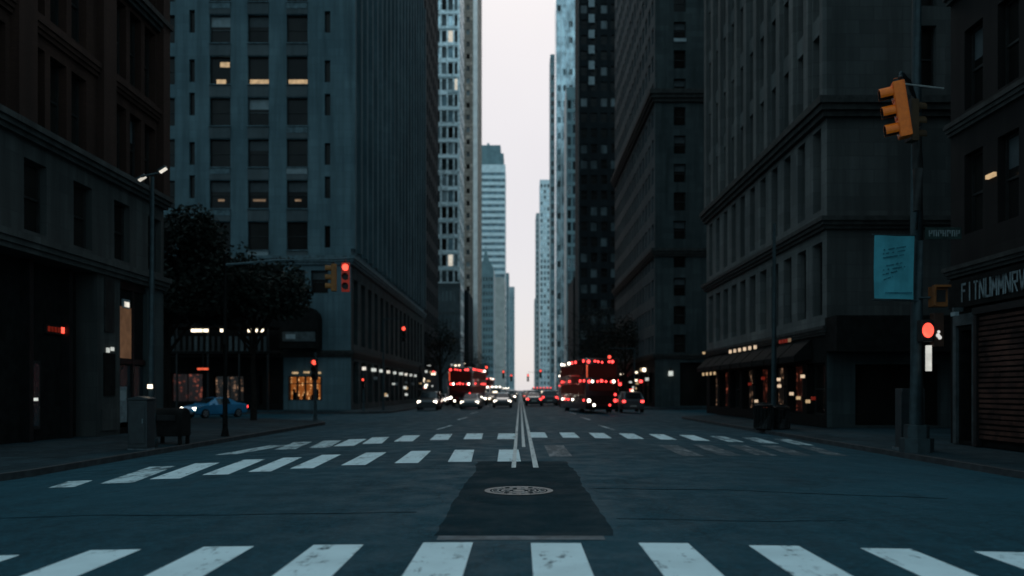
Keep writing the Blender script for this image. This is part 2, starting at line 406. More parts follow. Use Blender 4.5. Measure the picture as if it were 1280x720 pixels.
for pts, w in (([(1.2, 13.9), (2.4, 13.82), (3.6, 13.86), (5.2, 13.5), (7.4, 13.3)], .05), 
               ([(-9, 11.2), (-6.2, 11.35), (-4.1, 11.1), (-1.05, 11.2)], .04), ([(1.3, 10.6), (3.4, 10.5), (4.5, 10.7)], .03)):
    b_ = MB(); fine = []
    for (p, q) in zip(pts, pts[1:]):
        for i in range(8): fine.append((p[0] + (q[0] - p[0]) * i / 8 + R.uniform(-.03, .03), p[1] + (q[1] - p[1]) * i / 8 + R.uniform(-.03, .03)))
    for p, q in zip(fine, fine[1:]):
        d = Vector((q[0] - p[0], q[1] - p[1])).normalized(); nx, ny = -d.y * w * R.uniform(.6, 1.2), d.x * w * R.uniform(.6, 1.2)
        nx *= .6; ny *= .6
        b_.quad((p[0] - nx, p[1] - ny, zr(p[0]) + .0035), (p[0] + nx, p[1] + ny, zr(p[0]) + .0035), (q[0] + nx, q[1] + ny, zr(q[0]) + .0035), (q[0] - nx, q[1] - ny, zr(q[0]) + .0035), M_tar)
    structure(b_, 'tar_seam')
for ring_r, n_ in ((.23, 10), (.40, 18)):
    for k in range(n_):
        T = Matrix.Rotation(2 * PI * k / n_, 4, 'Z') @ Matrix.Translation((ring_r, 0, .012)); g.box(-.035, .035, -.03, .03, 0, .008, M_tar if k % 3 == 0 else M_iron, T)
tag(g.build('manhole_cover', loc=(-.02, 13.5, .002)), 'round iron manhole cover in the dark tarmac patch', 'manhole cover')

# ------------------------------------------------------------------ buildings
CAM = Vector((0, 0, 1.7)); FPX = 1000.
def in_frame(p):
    if p[1] < 1: return False
    x = 650 + FPX * p[0] / p[1]; y = 488 - FPX * (p[2] - 1.7) / p[1]
    return -30 < x < 1310 and -30 < y < 720
WCACHE = {}
def win_mesh(w, h, style):
    key = (round(w, 3), round(h, 3), style)
    if key in WCACHE: return WCACHE[key]
    kind, gl, fr = STYLES[style]
    b = MB(); a = w / 2; t = min(.07, w * .08)
    b.quad((-a, 0, 0), (a, 0, 0), (a, 0, h), (-a, 0, h), gl)
    if 'plain' not in kind:
        b.box(-a, -a + t, -.07, -.002, 0, h, fr); b.box(a - t, a, -.07, -.002, 0, h, fr)
        b.box(-a + t, a - t, -.068, -.002, 0, t, fr); b.box(-a + t, a - t, -.068, -.002, h - t, h, fr)
        if 'sash' in kind: b.box(-a + t, a - t, -.06, -.002, h * .48, h * .48 + t, fr)
        if 'mull' in kind: b.box(-t / 2, t / 2, -.055, -.002, t, h - t, fr)
    if 'blind' in kind:
        z = h * (.30 if 'low' in kind else .62)
        b.quad((-a + t, -.006, z), (a - t, -.006, z), (a - t, -.006, h - t), (-a + t, -.006, h - t), M_blind if 'pale' in kind else M_blindd)
    if 'lit' in kind:
        z0, z1 = (h * .05, h * .22) if 'band' in kind else (h * .28, h * .36)
        mt = M_lit if 'band' in kind else M_litd
        q = (.9 if 'band' in kind else .6) * (.5 if 'nar' in kind else 1)
        b.quad((-a * q, -.008, z0), (a * q, -.008, z0), (a * q, -.008, z1), (-a * q, -.008, z1), mt)
        if 'two' in kind: b.quad((-.1, -.008, h * .66), (a * .8, -.008, h * .66), (a * .8, -.008, h * .84), (-.1, -.008, h * .84), mt)
    me = bpy.data.meshes.new('window'); me.from_pydata(b.v, [], b.f)
    for m in b.mats: me.materials.append(m)
    for p, k in zip(me.polygons, b.m): p.material_index = k
    WCACHE[key] = (me, b); return WCACHE[key]
STYLES = {
    'dark': ('sash', M_glass, M_frame), 'dim': ('sash blind', M_glass, M_frame), 'pale': ('sash blind pale', M_glass, M_framet),
    'mull': ('sash mull', M_glass, M_frame), 'lit': ('litband', M_glass, M_frame), 'lit2': ('litband two nar', M_glass, M_frame),
    'lamp': ('sash blind lit', M_glass, M_frame), 'litn': ('litband nar', M_glass, M_frame), 'lampd': ('sash blind lit nar', M_glass, M_frame), 'slot': ('plain', M_glass, M_frame), 'blue': ('sash', M_glassb, M_framet), 'blueblind': ('sash blind low', M_glassb, M_framet),
    'far': ('plain', M_glassf, M_frame), 'farlit': ('plain', M_litw, M_frame), 'ref': ('plain', M_bglass, M_frame), 'teal': ('plain', M_bglass2, M_frame),
    'shop': ('mull', M_shopd, M_dark), 'shopr': ('mull', M_shopr, M_dark), 'orange': ('mull', M_shop, M_dark), 'palewin': ('plain', M_sill, M_frame),
}
class Building:
    def __init__(s, name, label, x0, x1, y0, y1, h, wall, cat='building', group=None):
        s.x0, s.x1, s.y0, s.y1, s.h, s.wall = x0, x1, y0, y1, h, wall
        s.root = empty(name, label, cat, ((x0 + x1) / 2, (y0 + y1) / 2, 0), group=group)
        s.mb = MB(); s.wins = []; s.off = Vector(((x0 + x1) / 2, (y0 + y1) / 2, 0))
    def face(s, p0, p1, z0, z1, wins, mat=None, depth=.22):
        """wall rectangle p0->p1 (outside on the right hand), holes at wins = (u0,u1,za,zb,style)"""
        mat = mat or s.wall; p0 = Vector((*p0, 0)); p1 = Vector((*p1, 0)); ln = (p1 - p0).length; u = (p1 - p0) / ln
        n = Vector((u.y, -u.x, 0))
        def P(a, z, d=0): return p0 + u * a + Vector((0, 0, z)) - n * d
        wins = [w for w in wins if w[0] >= 0 and w[1] <= ln + 1e-6 and w[3] <= z1 and w[2] >= z0]
        zs = sorted({z0, z1, *[round(w[2], 4) for w in wins], *[round(w[3], 4) for w in wins]})
        for a, b in zip(zs, zs[1:]):
            row = sorted([(w[0], w[1]) for w in wins if w[2] <= a + 1e-3 and w[3] >= b - 1e-3])
            c = 0.
            for r0, r1 in row + [(ln, ln)]:
                if r0 - c > 1e-4: s.mb.quad(P(c, a), P(r0, a), P(r0, b), P(c, b), mat)
                c = max(c, r1)
        for (a, b, za, zb, st) in wins:
            d = depth
            s.mb.quad(P(a, za), P(b, za), P(b, za, d), P(a, za, d), mat); s.mb.quad(P(a, zb), P(a, zb, d), P(b, zb, d), P(b, zb), mat)
            s.mb.quad(P(a, za), P(a, za, d), P(a, zb, d), P(a, zb), mat); s.mb.quad(P(b, za), P(b, zb), P(b, zb, d), P(b, za, d), mat)
            c = P((a + b) / 2, za, d - .002)
            mid = c + Vector((0, 0, (zb - za) / 2)); dist = (mid - CAM).length
            vis = in_frame(mid) and (CAM - mid).dot(n) > 0
            s.wins.append(((b - a) * (zb - za) / dist ** 2 * (abs((CAM - mid).normalized().dot(n)) + .02) if vis else 0, c, math.atan2(u.y, u.x), b - a, zb - za, st))
    def plain(s, mat=None):
        """the faces nobody sees from the street: back and roof"""
        m = mat or s.wall
        s.mb.quad((s.x0, s.y0, s.h), (s.x1, s.y0, s.h), (s.x1, s.y1, s.h), (s.x0, s.y1, s.h), M_roofm)
        s.mb.quad((s.x1, s.y1, 0), (s.x0, s.y1, 0), (s.x0, s.y1, s.h), (s.x1, s.y1, s.h), m)
        if s.x0 < 0: s.mb.quad((s.x0, s.y1, 0), (s.x0, s.y0, 0), (s.x0, s.y0, s.h), (s.x0, s.y1, s.h), m)
        else: s.mb.quad((s.x1, s.y0, 0), (s.x1, s.y1, 0), (s.x1, s.y1, s.h), (s.x1, s.y0, s.h), m)
    def south(s): return (s.x0, s.y0), (s.x1, s.y0)
    def street(s): return ((s.x1, s.y0), (s.x1, s.y1)) if s.x0 < 0 else ((s.x0, s.y1), (s.x0, s.y0))
    def part(s, mb, name, **k):
        mb.v = [tuple(Vector(v) - s.off) for v in mb.v]
        return mb.build(name, parent=s.root, **k)
    def belt(s, z0, z1, out, mat, name='cornice', y0=None, y1=None):
        """moulded band round the two visible faces: three steps"""
        b = MB(); steps = [(0, .3, out * .45), (.3, .62, out * .75), (.62, 1, out)]
        for a, c, o in steps:
            za, zb = z0 + (z1 - z0) * a, z0 + (z1 - z0) * c
            if s.x0 < 0: b.box(s.x0, s.x1 + o, s.y0 - o, s.y1 + o * .5, za, zb - .002, mat)
            else: b.box(s.x0 - o, s.x1, s.y0 - o, s.y1 + o * .5, za, zb - .002, mat)
        return s.part(b, name)
    def done(s, cap=100):
        s.part(s.mb, 'wall')
        ws = sorted(s.wins, key=lambda w: -w[0])
        for w in ws[:cap]:
            me, _ = win_mesh(w[3], w[4], w[5])
            o = bpy.data.objects.new('window', me); COL.objects.link(o); o.parent = s.root
            o.location = w[1] - s.off; o.rotation_euler = (0, 0, w[2])
        rest = ws[cap:]
        if rest:
            b = MB()
            for w in rest:
                _, src = win_mesh(w[3], w[4], w[5]); n = len(b.v)
                T = Matrix.Translation(w[1]) @ Matrix.Rotation(w[2], 4, 'Z')
                b.v += [tuple(T @ Vector(v)) for v in src.v]
                for f, k in zip(src.f, src.m): b.f.append(tuple(n + i for i in f)); b.m.append(b.mi(src.mats[k]))
            o = s.part(b, 'window', fix=False); o['kind'] = 'stuff'
        return s.root
def grid(u_list, z_list, pick):
    return [(a, b, za, zb, pick(i, j)) for j, (za, zb) in enumerate(z_list) for i, (a, b) in enumerate(u_list)]
def cols(n, pitch, w, u0): return [(u0 + pitch * i, u0 + pitch * i + w) for i in range(n)]
def rows(n, pitch, h, z0): return [(z0 + pitch * j, z0 + pitch * j + h) for j in range(n)]

# --- left: brick corner building
B = Building('brick_building', 'red-brown brick building on a grey stone base, left edge of the street', -36, -15.5, 20, 34.8, 27, M_brick)
pa, pb = B.street()
B.face(pa, pb, 6.3, 9.7, [(5.0 + 2.78 * i, 6.2 + 2.78 * i, 6.75, 9.0, 'dark') for i in range(-1, 4)], M_lstone, .3)
ws = []
for z0, hh in ((10.15, 2.6), (13.9, 2.9), (17.9, 2.8), (21.8, 2.8)):
    for u0 in (.5, 5.0, 10.4):
        for i in range(3): ws.append((u0 + .15 + 1.25 * i, u0 + 1.1 + 1.25 * i, z0, z0 + hh, R.choice(('dark', 'dark', 'dim', 'mull'))))
B.face(pa, pb, 9.7, 27, ws, M_brick, .35)
B.face(*B.south(), 6.3, 27, [(a, b, c, d, 'dark') for (a, b) in cols(8, 2.5, 1.3, .8) for (c, d) in rows(4, 3.9, 2.5, 10.2)], M_brick)
B.face(*B.south(), 0, 6.3, [], M_black)
# ground floor: recessed dark shop front, lit corner pier
g = MB()
g.box(-36, -16.3, 20.02, 34.7, 0, 6.28, M_black); B.part(g, 'shop_front')
g = MB(); g.box(-16.29, -15.5, 29.35, 31.0, 0, 6.29, M_lstone); g.box(-15.5, -15.43, 29.55, 30.8, .2, 1.0, M_lstone)
g.box(-15.5, -15.45, 29.75, 30.55, 1.5, 3.1, M_black); g.box(-15.5, -15.45, 29.8, 30.5, 3.9, 5.9, M_frame); B.part(g, 'stone_pier')
g = MB(); g.box(-16.29, -15.5, 33.3, 34.78, 0, 6.29, M_rstone2); B.part(g, 'corner_pier')
g = MB(); g.box(-16.29, -15.5, 20.05, 20.9, 0, 6.29, M_rstone2); B.part(g, 'corner_pier')
g = MB(); g.box(-16.2, -15.6, 31.0, 33.3, .0, .45, M_black); g.box(-16.2, -15.58, 31.0, 33.3, 2.75, 2.95, M_dark); g.box(-16.2, -15.57, 32.15, 32.3, .45, 5.7, M_dark); g.box(-16.2, -15.7, 31.0, 33.3, .45, 5.7, M_black)
g.box(-16.2, -15.62, 31.0, 33.3, 5.7, 6.28, M_dark); B.part(g, 'entrance_frame')
g = MB(); g.quad((-15.62, 31.05, 2.97), (-15.62, 32.15, 2.97), (-15.62, 32.15, 5.0), (-15.62, 31.05, 5.0), M_doorway); B.part(g, 'transom_window')
g = MB(); g.box(-15.66, -15.58, 31.45, 31.95, 4.95, 5.3, M_sill); g.box(-15.575, -15.57, 31.5, 31.9, 5.0, 5.2, M_lampw); B.part(g, 'lamp')
g = MB(); g.box(-15.47, -15.44, 29.9, 30.12, 3.12, 3.3, M_bulbw); g.box(-15.47, -15.44, 30.22, 30.45, 3.2, 3.34, M_bulbw); B.part(g, 'lamp')
g = MB(); g.box(-15.66, -15.6, 31.1, 31.75, .25, 1.85, M_poster); g.box(-15.6, -15.59, 31.2, 31.65, 1.3, 1.7, M_sill); B.part(g, 'poster')
g = MB(); g.quad((-15.68, 31.06, .5), (-15.68, 33.28, .5), (-15.68, 33.28, 2.7), (-15.68, 31.06, 2.7), M_glassb); B.part(g, 'door')
g = MB(); g.box(-16.28, -16.2, 27.35, 28.75, 3.66, 3.98, M_signalb); g.box(-16.2, -16.17, 28.25, 28.62, 3.72, 3.93, M_red)
for i in range(4): g.box(-16.2, -16.18, 27.45 + i * .19, 27.57 + i * .19, 3.73, 3.91, M_redface)
B.part(g, 'neon_sign')
g = MB(); g.box(-16.28, -16.22, 26.55, 27.05, .4, 2.7, M_frame); g.quad((-16.215, 26.62, .5), (-16.215, 26.98, .5), (-16.215, 26.98, 2.6), (-16.215, 26.62, 2.6), M_glassb); g.box(-16.21, -16.2, 26.65, 26.9, 1.35, 1.45, M_bulbw); B.part(g, 'display_case')
for y in (22.2, 24.0, 26.1, 28.4):
    g = MB(); g.box(-16.3, -16.0, y, y + .22, 0, 6.28, M_dark); B.part(g, 'shop_mullion')
B.belt(6.0, 6.55, .3, M_lstone); B.belt(9.55, 10.05, .38, M_lstone); B.belt(13.15, 13.65, .22, M_brick, 'string_course'); B.belt(17.0, 17.6, .35, M_belt); B.belt(21.0, 21.4, .2, M_brick, 'string_course')
for y in (20, 24.3, 29.25, 34.15):
    g = MB(); w = .95 if y in (24.3, 29.25) else .65; g.box(-15.5, -15.22, y + .02, y + w, 10.06, 27, M_brick); B.part(g, 'brick_pilaster')
B.plain(); B.done()

# --- left: tall blue-grey limestone office building
B = Building('stone_office_building', 'tall blue-grey limestone office block with three window columns and lit bands, left of the street', -40, -14.8, 70, 123, 60, M_teal)
ws = []
ncol = [-26.25, -22.9, -19.5]
zr0 = 14.0
for j in range(12):
    za = zr0 + 3.62 * j
    for i, x in enumerate(ncol):
        st = R.choice(('dark', 'dark', 'dim', 'dark', 'pale'))
        if j == 1: st = ('lampd', 'lamp', 'lampd')[i]
        if j == 4: st = ('lit2', 'lit', 'lit')[i]
        if j == 3 and i == 1: st = 'pale'
        if j == 5: st = ('pale', 'dim', 'dark')[i]
        ws.append((x - .92 + 40, x + .92 + 40, za, za + 2.45, st))
    zb = zr0 + 3.62 * j + (.9 if j % 2 else .2)
    ws.append((-28.95 + 40, -28.45 + 40, zb, zb + 2.0, 'slot')); ws.append((-17.1 + 40, -16.6 + 40, zb, zb + 1.9, 'slot'))
    for x in (-38.2, -35, -31.8): ws.append((x + 40, x + 41.6, za, za + 2.45, 'dark'))
pa, pb = B.south(); B.face(pa, pb, 13.4, 60, ws, M_teal, .32)
B.face((-20.7, 70), pb, 0, 13.4, [(.5, 3.3, .85, 2.95, 'orange'), (.4, 1.9, 10.2, 12.2, 'dim'), (2.4, 3.9, 10.2, 12.2, 'dim')], M_teal, .35)
B.face(pa, (-20.7, 70), 0, 13.4, [(9.4, 12.2, .7, 3.2, 'shopr'), (13.2, 15.8, .7, 3.0, 'shop'), (17.2, 18.9, .5, 3.0, 'slot'), (13.0, 15.0, 8.2, 11.6, 'dark'), (16.2, 18.2, 8.2, 11.6, 'dark')], M_black, .35)  # near-black wall colour paints in the dark under the trees
for j in range(12):                               # spandrel panels below each window, slightly proud; some have a pale sill
    for x in ncol:
        g = MB(); z = zr0 + 3.62 * j; g.box(x - .92, x + .92, 69.93, 70.2, z - 1.1, z - .04, M_teal2)
        q = R.random()
        if q < .35: g.box(x - .9, x + .9, 69.9, 69.928, z - .62, z - .1, M_blind if q < .12 else M_tealbelt)
        g.box(x - .95, x + .95, 69.82, 69.928, z - .1, z - .02, M_tealbelt)
        B.part(g, 'spandrel_panel')
ws = []
for i in range(19):
    for j in range(12): ws.append((1.0 + 2.75 * i, 2.15 + 2.75 * i, zr0 + 3.62 * j, zr0 + 3.62 * j + 2.95, R.choice(('dark', 'dark', 'dim', 'blue'))))
pa, pb = B.street(); B.face(pa, pb, 13.4, 60, ws, M_teal, .4)
B.face(pa, pb, 0, 13.4, [(1.2 + 3.4 * i, 3.0 + 3.4 * i, 5.8, 11.6, 'dark') for i in range(15)] + [(1.1 + 3.4 * i, 3.3 + 3.4 * i, .5, 4.3, R.choice(('shop', 'shop', 'dark', 'shopr'))) for i in range(15)], M_rstone2, .45)
g = MB()
for i in range(20): g.box(-14.8, -14.42, 70.02 + 2.75 * i - (0 if i == 0 else .12), min(70.02 + 2.75 * i + .55, 123), 14.1, 60, M_teal)
B.part(g, 'pilaster')['kind'] = 'stuff'
B.belt(12.7, 13.45, .45, M_tealbelt); B.belt(4.6, 5.2, .3, M_belt)
g = MB()                                          # big round-headed dark canopy over the shop entrance
pts = [(-20.6, 5.3), (-17.3, 5.3), (-17.3, 7.9)] + [(-18.95 + 1.65 * math.cos(t), 7.9 + 1.15 * math.sin(t)) for t in [PI * k / 8 for k in range(1, 8)]] + [(-20.6, 7.9)]
g.prism(pts, 68.4, 69.98, M_black, 'y'); B.part(g, 'entrance_canopy')
g = MB(); g.box(-20.3, -17.5, 68.33, 68.38, 5.9, 6.7, M_framet); g.box(-20.0, -19.2, 68.3, 68.33, 6.1, 6.5, M_sill); B.part(g, 'canopy_sign')
g = MB()
for x in (-20.2, -19.5, -18.8, -18.1, -17.4): g.box(x - .04, x + .04, 69.9, 70.3, .85, 2.95, M_dark)
g.box(-20.2, -17.4, 69.92, 70.28, 2.25, 2.33, M_dark)
for k in range(14): x = R.uniform(-20.1, -17.6); w = R.uniform(.08, .25); g.box(x, x + w, 70.29, 70.33, .87, R.uniform(1.0, 1.9), M_black)
B.part(g, 'shop_display')
for x, z in ((-19.9, 3.15), (-18.9, 3.2), (-17.9, 3.15)):
    g = MB(); g.box(x, x + .5, 69.8, 69.97, z, z + .16, M_lit); B.part(g, 'lamp')
for i in range(9):                                # lamps under the street-side belt
    g = MB(); y = 75 + 4.6 * i; g.box(-14.8, -14.5, y, y + (1.1 if i in (1, 5) else .35), 3.6, 3.9, M_bulbw if i % 3 else M_lampw); B.part(g, 'lamp')
B.plain(); B.done()

# --- lit terrace structure across the side street (in front of the limestone block)
t = empty('sidewalk_shed', 'dark timber sidewalk shed with a row of lamps, behind the left trees', 'sidewalk shed', (-26, 67.6, 0))
def tp(mb, name): mb.v = [tuple(Vector(v) - Vector((-26, 67.6, 0))) for v in mb.v]; return mb.build(name, parent=t)
g = MB(); g.box(-31.5, -20.8, 66.6, 69.4, 4.75, 4.95, M_black); g.box(-31.5, -20.8, 66.5, 69.4, 6.95, 7.1, M_black); tp(g, 'deck')
g = MB()
for i in range(22): g.box(-31.4 + .48 * i, -31.16 + .48 * i, 66.5, 66.58, 4.97, 6.2, R.choice((M_cab, M_framet, M_frame)))
tp(g, 'parapet')
for x in (-31.2, -28.6, -26.0, -23.4, -21.0):
    g = MB(); g.box(x - .08, x + .08, 66.62, 66.78, ZK + .15, 6.94, M_dark); tp(g, 'post')
for x, w in ((-30.4, .35), (-27.3, .9), (-26.3, .4), (-24.9, .35), (-22.6, .8), (-21.6, .3)):
    g = MB(); g.box(x, x + w, 66.42, 66.49, 6.55, 6.8, M_bulb if x > -30 else M_bulbw); tp(g, 'lamp')
g = MB(); g.box(-26.8, -25.9, 66.4, 66.5, 3.4, 3.56, M_neon); tp(g, 'red_sign')
g = MB(); g.box(-26.85, -25.85, 66.5, 66.54, 3.3, 3.66, M_black); g.box(-26.4, -26.3, 66.5, 66.54, 3.66, 4.75, M_black); tp(g, 'sign_board')

# --- left: further buildings
def tower(name, label, x0, x1, y0, y1, h, wall, front=None, side=None, depth=.25, cap=100, base=None, group=None, extra=None):
    """front / side = (pitch_u, width, pitch_z, height, z0, u0, picker)"""
    b = Building(name, label, x0, x1, y0, y1, h, wall, group=group)
    for spec, (pa, pb) in ((front, b.south()), (side, b.street())):
        ln = abs(pa[0] - pb[0]) + abs(pa[1] - pb[1]); ws = []
        if spec:
            pu, w, pz, hh, z0, u0, pick = spec
            n = int((ln - u0) / pu) + 1; m = int((h - z0) / pz)
            ws = grid(cols(n, pu, w, u0), rows(m, pz, hh, z0), pick)
        b.face(pa, pb, 0, h, ws, wall, depth)
    if extra: extra(b)
    b.plain(); b.done(cap); return b
rc = lambda *s: (lambda i, j: R.choice(s))
tower('dark_stone_tower', 'narrow dark blue stone tower behind the limestone block, left side', -40, -15.2, 123.6, 149, 100, M_strip,
      (3., 1.2, 3.8, 2.2, 5, 1., rc('far', 'far', 'dark')), (3.1, 1.4, 3.8, 2.3, 5, .8, rc('dark', 'blue', 'far')), cap=60)
def pale_extra(b):
    g = MB()
    for k in range(34): g.box(-27 + R.choice((0, 6, 8.5)), -15.36 - R.choice((0, 0, 1.6)), 204.84, 205, 8 + 4.1 * k, 8.2 + R.uniform(.05, .5) + 4.1 * k, R.choice((M_pale, M_far3, M_far2)))
    b.part(g, 'floor_band')['kind'] = 'stuff'
    for x in (-15.7,):
        g = MB(); g.box(x - .3, x + .3, 204.6, 205, 30, 150, M_pale); b.part(g, 'corner_fin')
tower('pale_steel_tower', 'pale steel and glass tower with paired dark windows, left of the gap', -27, -15.4, 205, 220, 150, M_pale,
      (1.65, 1.2, 4.1, 2.9, 9, .35, lambda i, j: R.choice(('far', 'dark', 'blue', 'far', 'palewin', 'ref', 'dark')) if j > 20 else R.choice(('dark', 'blue', 'far', 'teal', 'farlit', 'blue', 'dark', 'ref', 'palewin'))), (3., 2.2, 4.1, 2.9, 9, .5, rc('far', 'blue')), .4, cap=90, extra=pale_extra)
def podium(b):
    g = MB(); g.box(-28, -15.2, 203.2, 204.5, 0, 30, M_strip); g.box(-28, -15.1, 203.0, 204.6, 30, 31.2, M_framet); b.part(g, 'podium')
    for k in range(12):
        g = MB(); x = R.uniform(-20.4, -15.8); z = R.uniform(31.5, 60); g.box(x, x + .5, 204.5, 204.83, z, z + .5, M_litw); b.part(g, 'lamp')
Bp = [o for o in bpy.data.objects if o.name == 'pale_steel_tower'][0]
g = MB(); g.box(-27, -15.2, 203.4, 204.55, 0, 29, M_teal2)
for k in range(4): g.box(-27, -15.15, 203.3, 203.4, 7 + 7 * k, 7.7 + 7 * k, M_framet)
for k in range(6):
    for j in range(5): g.box(-20.9 + 1.0 * k, -20.3 + 1.0 * k, 203.34, 203.4, 2 + 5.6 * j, 4.6 + 5.6 * j, M_glassf)
g.v = [tuple(Vector(v) - Bp.location) for v in g.v]; g.build('podium', parent=Bp)
def tan_extra(b):
    g = MB(); g.box(-14.9, -13.55, 254.4, 255, 0, 160, M_white); b.part(g, 'white_pier')
    g = MB(); g.box(-18.75, -18.35, 254.5, 255, 0, 160, M_pale); b.part(g, 'edge_pier')
    g = MB(); g.box(-26, -14.6, 254.7, 255, 0, 31, M_strip); b.part(g, 'base_storeys')
tower('tan_brick_tower', 'tan brick tower with a white corner pier, left edge of the sky', -26, -13.6, 255, 285, 160, M_tan,
      (2.1, 1.1, 3.9, 1.6, 6, .5, rc('far', 'palewin', 'far', 'dark', 'palewin')), None, .3, cap=90, extra=tan_extra)
tower('dark_gothic_block', 'dark teal mid-rise with pointed gable, in front of the banded tower', -20, -13.2, 400, 430, 63, M_far1,
      (1.3, .6, 3.6, 2, 6, .4, rc('far', 'blue')), None, .2, cap=40,
      extra=lambda b: b.part((lambda g: (g.prism([(-20, 63), (-13.2, 63), (-15.6, 67), (-17.2, 74), (-18.3, 67)], 400, 420, M_far1, 'y'), g)[1])(MB()), 'gable'))
def cap_extra(b):
    g = MB(); g.box(-33, -16.2, 668, 700, 199.5, 206.5, M_far1); g.box(-33, -13.6, 667.5, 700, 190, 199.5, M_far1); b.part(g, 'crown_storeys')
    g = MB(); g.box(-28, -26, 680, 682, 206.5, 212, M_far3); b.part(g, 'rooftop_plant')
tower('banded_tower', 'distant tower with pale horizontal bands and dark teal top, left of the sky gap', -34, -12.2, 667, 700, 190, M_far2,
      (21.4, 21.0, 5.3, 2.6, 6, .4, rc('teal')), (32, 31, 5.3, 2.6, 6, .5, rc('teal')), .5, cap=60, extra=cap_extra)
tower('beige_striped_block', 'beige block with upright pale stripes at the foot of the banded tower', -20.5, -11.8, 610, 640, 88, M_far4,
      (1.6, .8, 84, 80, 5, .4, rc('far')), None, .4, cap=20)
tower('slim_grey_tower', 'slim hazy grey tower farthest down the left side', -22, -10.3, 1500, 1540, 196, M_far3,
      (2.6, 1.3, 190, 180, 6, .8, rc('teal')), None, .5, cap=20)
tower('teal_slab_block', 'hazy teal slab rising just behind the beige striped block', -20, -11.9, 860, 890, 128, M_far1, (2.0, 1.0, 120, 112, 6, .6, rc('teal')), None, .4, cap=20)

# --- right: shuttered shop building
B = Building('shop_building', 'dark building with shuttered shop and lettered sign, right edge of the street', 14, 36, 15, 26, 26, M_dbrown)
pa, pb = B.street()   # u runs from y=26 towards the camera
B.face(pa, pb, 5.6, 26, grid([(.8 + 1.75 * i, 1.8 + 1.75 * i) for i in range(5)], rows(5, 3.9, 2.5, 6.6), rc('dark', 'dark', 'dim')), M_dbrown, .3)
B.face(pa, pb, 0, 5.6, [(.55, 1.35, .1, 3.6, 'slot')], M_black, .3)
B.face(*B.south(), 0, 26, [], M_dbrown)
g = MB(); pf = 26 - .42
g.box(13.9, 14, 24.42, 24.62, 0, 4.1, M_framet); g.box(13.9, 14, 25.52, 25.7, 0, 4.1, M_framet); g.box(13.9, 14, 24.62, 25.52, 3.75, 4.1, M_framet); B.part(g, 'door_frame')
g = MB()
for k in range(24):
    z = .25 + .155 * k
    g.prism([(13.86, z), (13.93, z + .02), (13.93, z + .145), (13.90, z + .145)], 19.9, 24.2, M_shutter, 'y') if False else [g.box(13.86 + R.uniform(0, .02), 13.99, 19.9 + 1.075 * q, 20.972 + 1.075 * q, z + R.uniform(-.006, .006), z + .10 + R.uniform(-.012, .006), M_shutter) for q in range(4)]
g.box(13.93, 13.98, 19.9, 24.2, .2, 4.0, M_black); B.part(g, 'roller_shutter')
g = MB(); g.box(13.8, 13.99, 24.2, 24.36, 0, 4.2, M_dark); g.box(13.8, 13.99, 19.75, 19.9, 0, 4.2, M_dark); g.box(13.75, 13.99, 19.75, 24.36, 4.0, 4.2, M_dark); B.part(g, 'shutter_guide')
g = MB(); g.box(13.82, 13.99, 19.8, 25.8, 4.3, 5.2, M_black); fs = B.part(g, 'fascia')
# raised letters: tall narrow strokes, as far as they can be read
g = MB(); y = 24.95
def stroke(a, b, w=.07):
    (ya, za), (yb, zb) = a, b
    g.poly([(13.78, ya - w / 2, za), (13.78, yb - w / 2, zb), (13.78, yb + w / 2, zb), (13.78, ya + w / 2, za)], M_letter) if abs(za - zb) > .05 else g.poly([(13.78, ya, za), (13.78, yb, za), (13.78, yb, za + w), (13.78, ya, za + w)], M_letter)
def letter(ch, y):
    w = .22; z0, z1 = 4.45, 5.03
    seg = {'F': [((0, z0), (0, z1)), ((0, z1 - .07), (w, z1 - .07)), ((0, 4.76), (w * .8, 4.76))], 'I': [((w / 2, z0), (w / 2, z1))],
           'T': [((w / 2, z0), (w / 2, z1)), ((0, z1 - .07), (w, z1 - .07))], 'N': [((0, z0), (0, z1)), ((w, z0), (w, z1)), ((0, z1), (w, z0))],
           'U': [((0, z0), (0, z1)), ((w, z0), (w, z1)), ((0, z0), (w, z0))], 'M': [((0, z0), (0, z1)), ((w, z0), (w, z1)), ((0, z1), (w / 2, z0 + .15)), ((w, z1), (w / 2, z0 + .15))],
           'V': [((0, z1), (w / 2, z0)), ((w, z1), (w / 2, z0))], 'W': [((0, z1), (w * .25, z0)), ((w / 2, z1), (w * .25, z0)), ((w / 2, z1), (w * .75, z0)), ((w, z1), (w * .75, z0))],
           'A': [((0, z0), (w / 2, z1)), ((w, z0), (w / 2, z1)), ((.08, z0 + .18), (w - .08, z0 + .18))], 'R': [((0, z0), (0, z1)), ((w, z0 + .25), (w, z1)), ((0, z1 - .07), (w, z1 - .07)), ((0, z0 + .25), (w, z0 + .25)), ((.1, z0 + .25), (w, z0))]}
    for a, b in seg[ch]: stroke((y - a[0], a[1]), (y - b[0], b[1]))
for ch in 'FITNUMMNRVUVAR': letter(ch, y); y -= .32
B.part(g, 'sign_lettering')
g = MB(); g.box(13.5, 13.8, 24.9, 25.0, 4.15, 4.28, M_framet); g.box(13.5, 13.62, 24.82, 25.08, 4.02, 4.14, M_symbol if False else M_sill); B.part(g, 'sign_lamp')
g = MB(); g.box(13.9, 14.0, 23.5, 23.9, 8.0, 8.12, M_lit); B.part(g, 'window_lamp')
B.belt(5.3, 5.65, .25, M_belt); B.belt(9.9, 10.3, .2, M_belt, 'string_course'); B.belt(14.2, 14.7, .3, M_belt)
B.plain(); B.done()

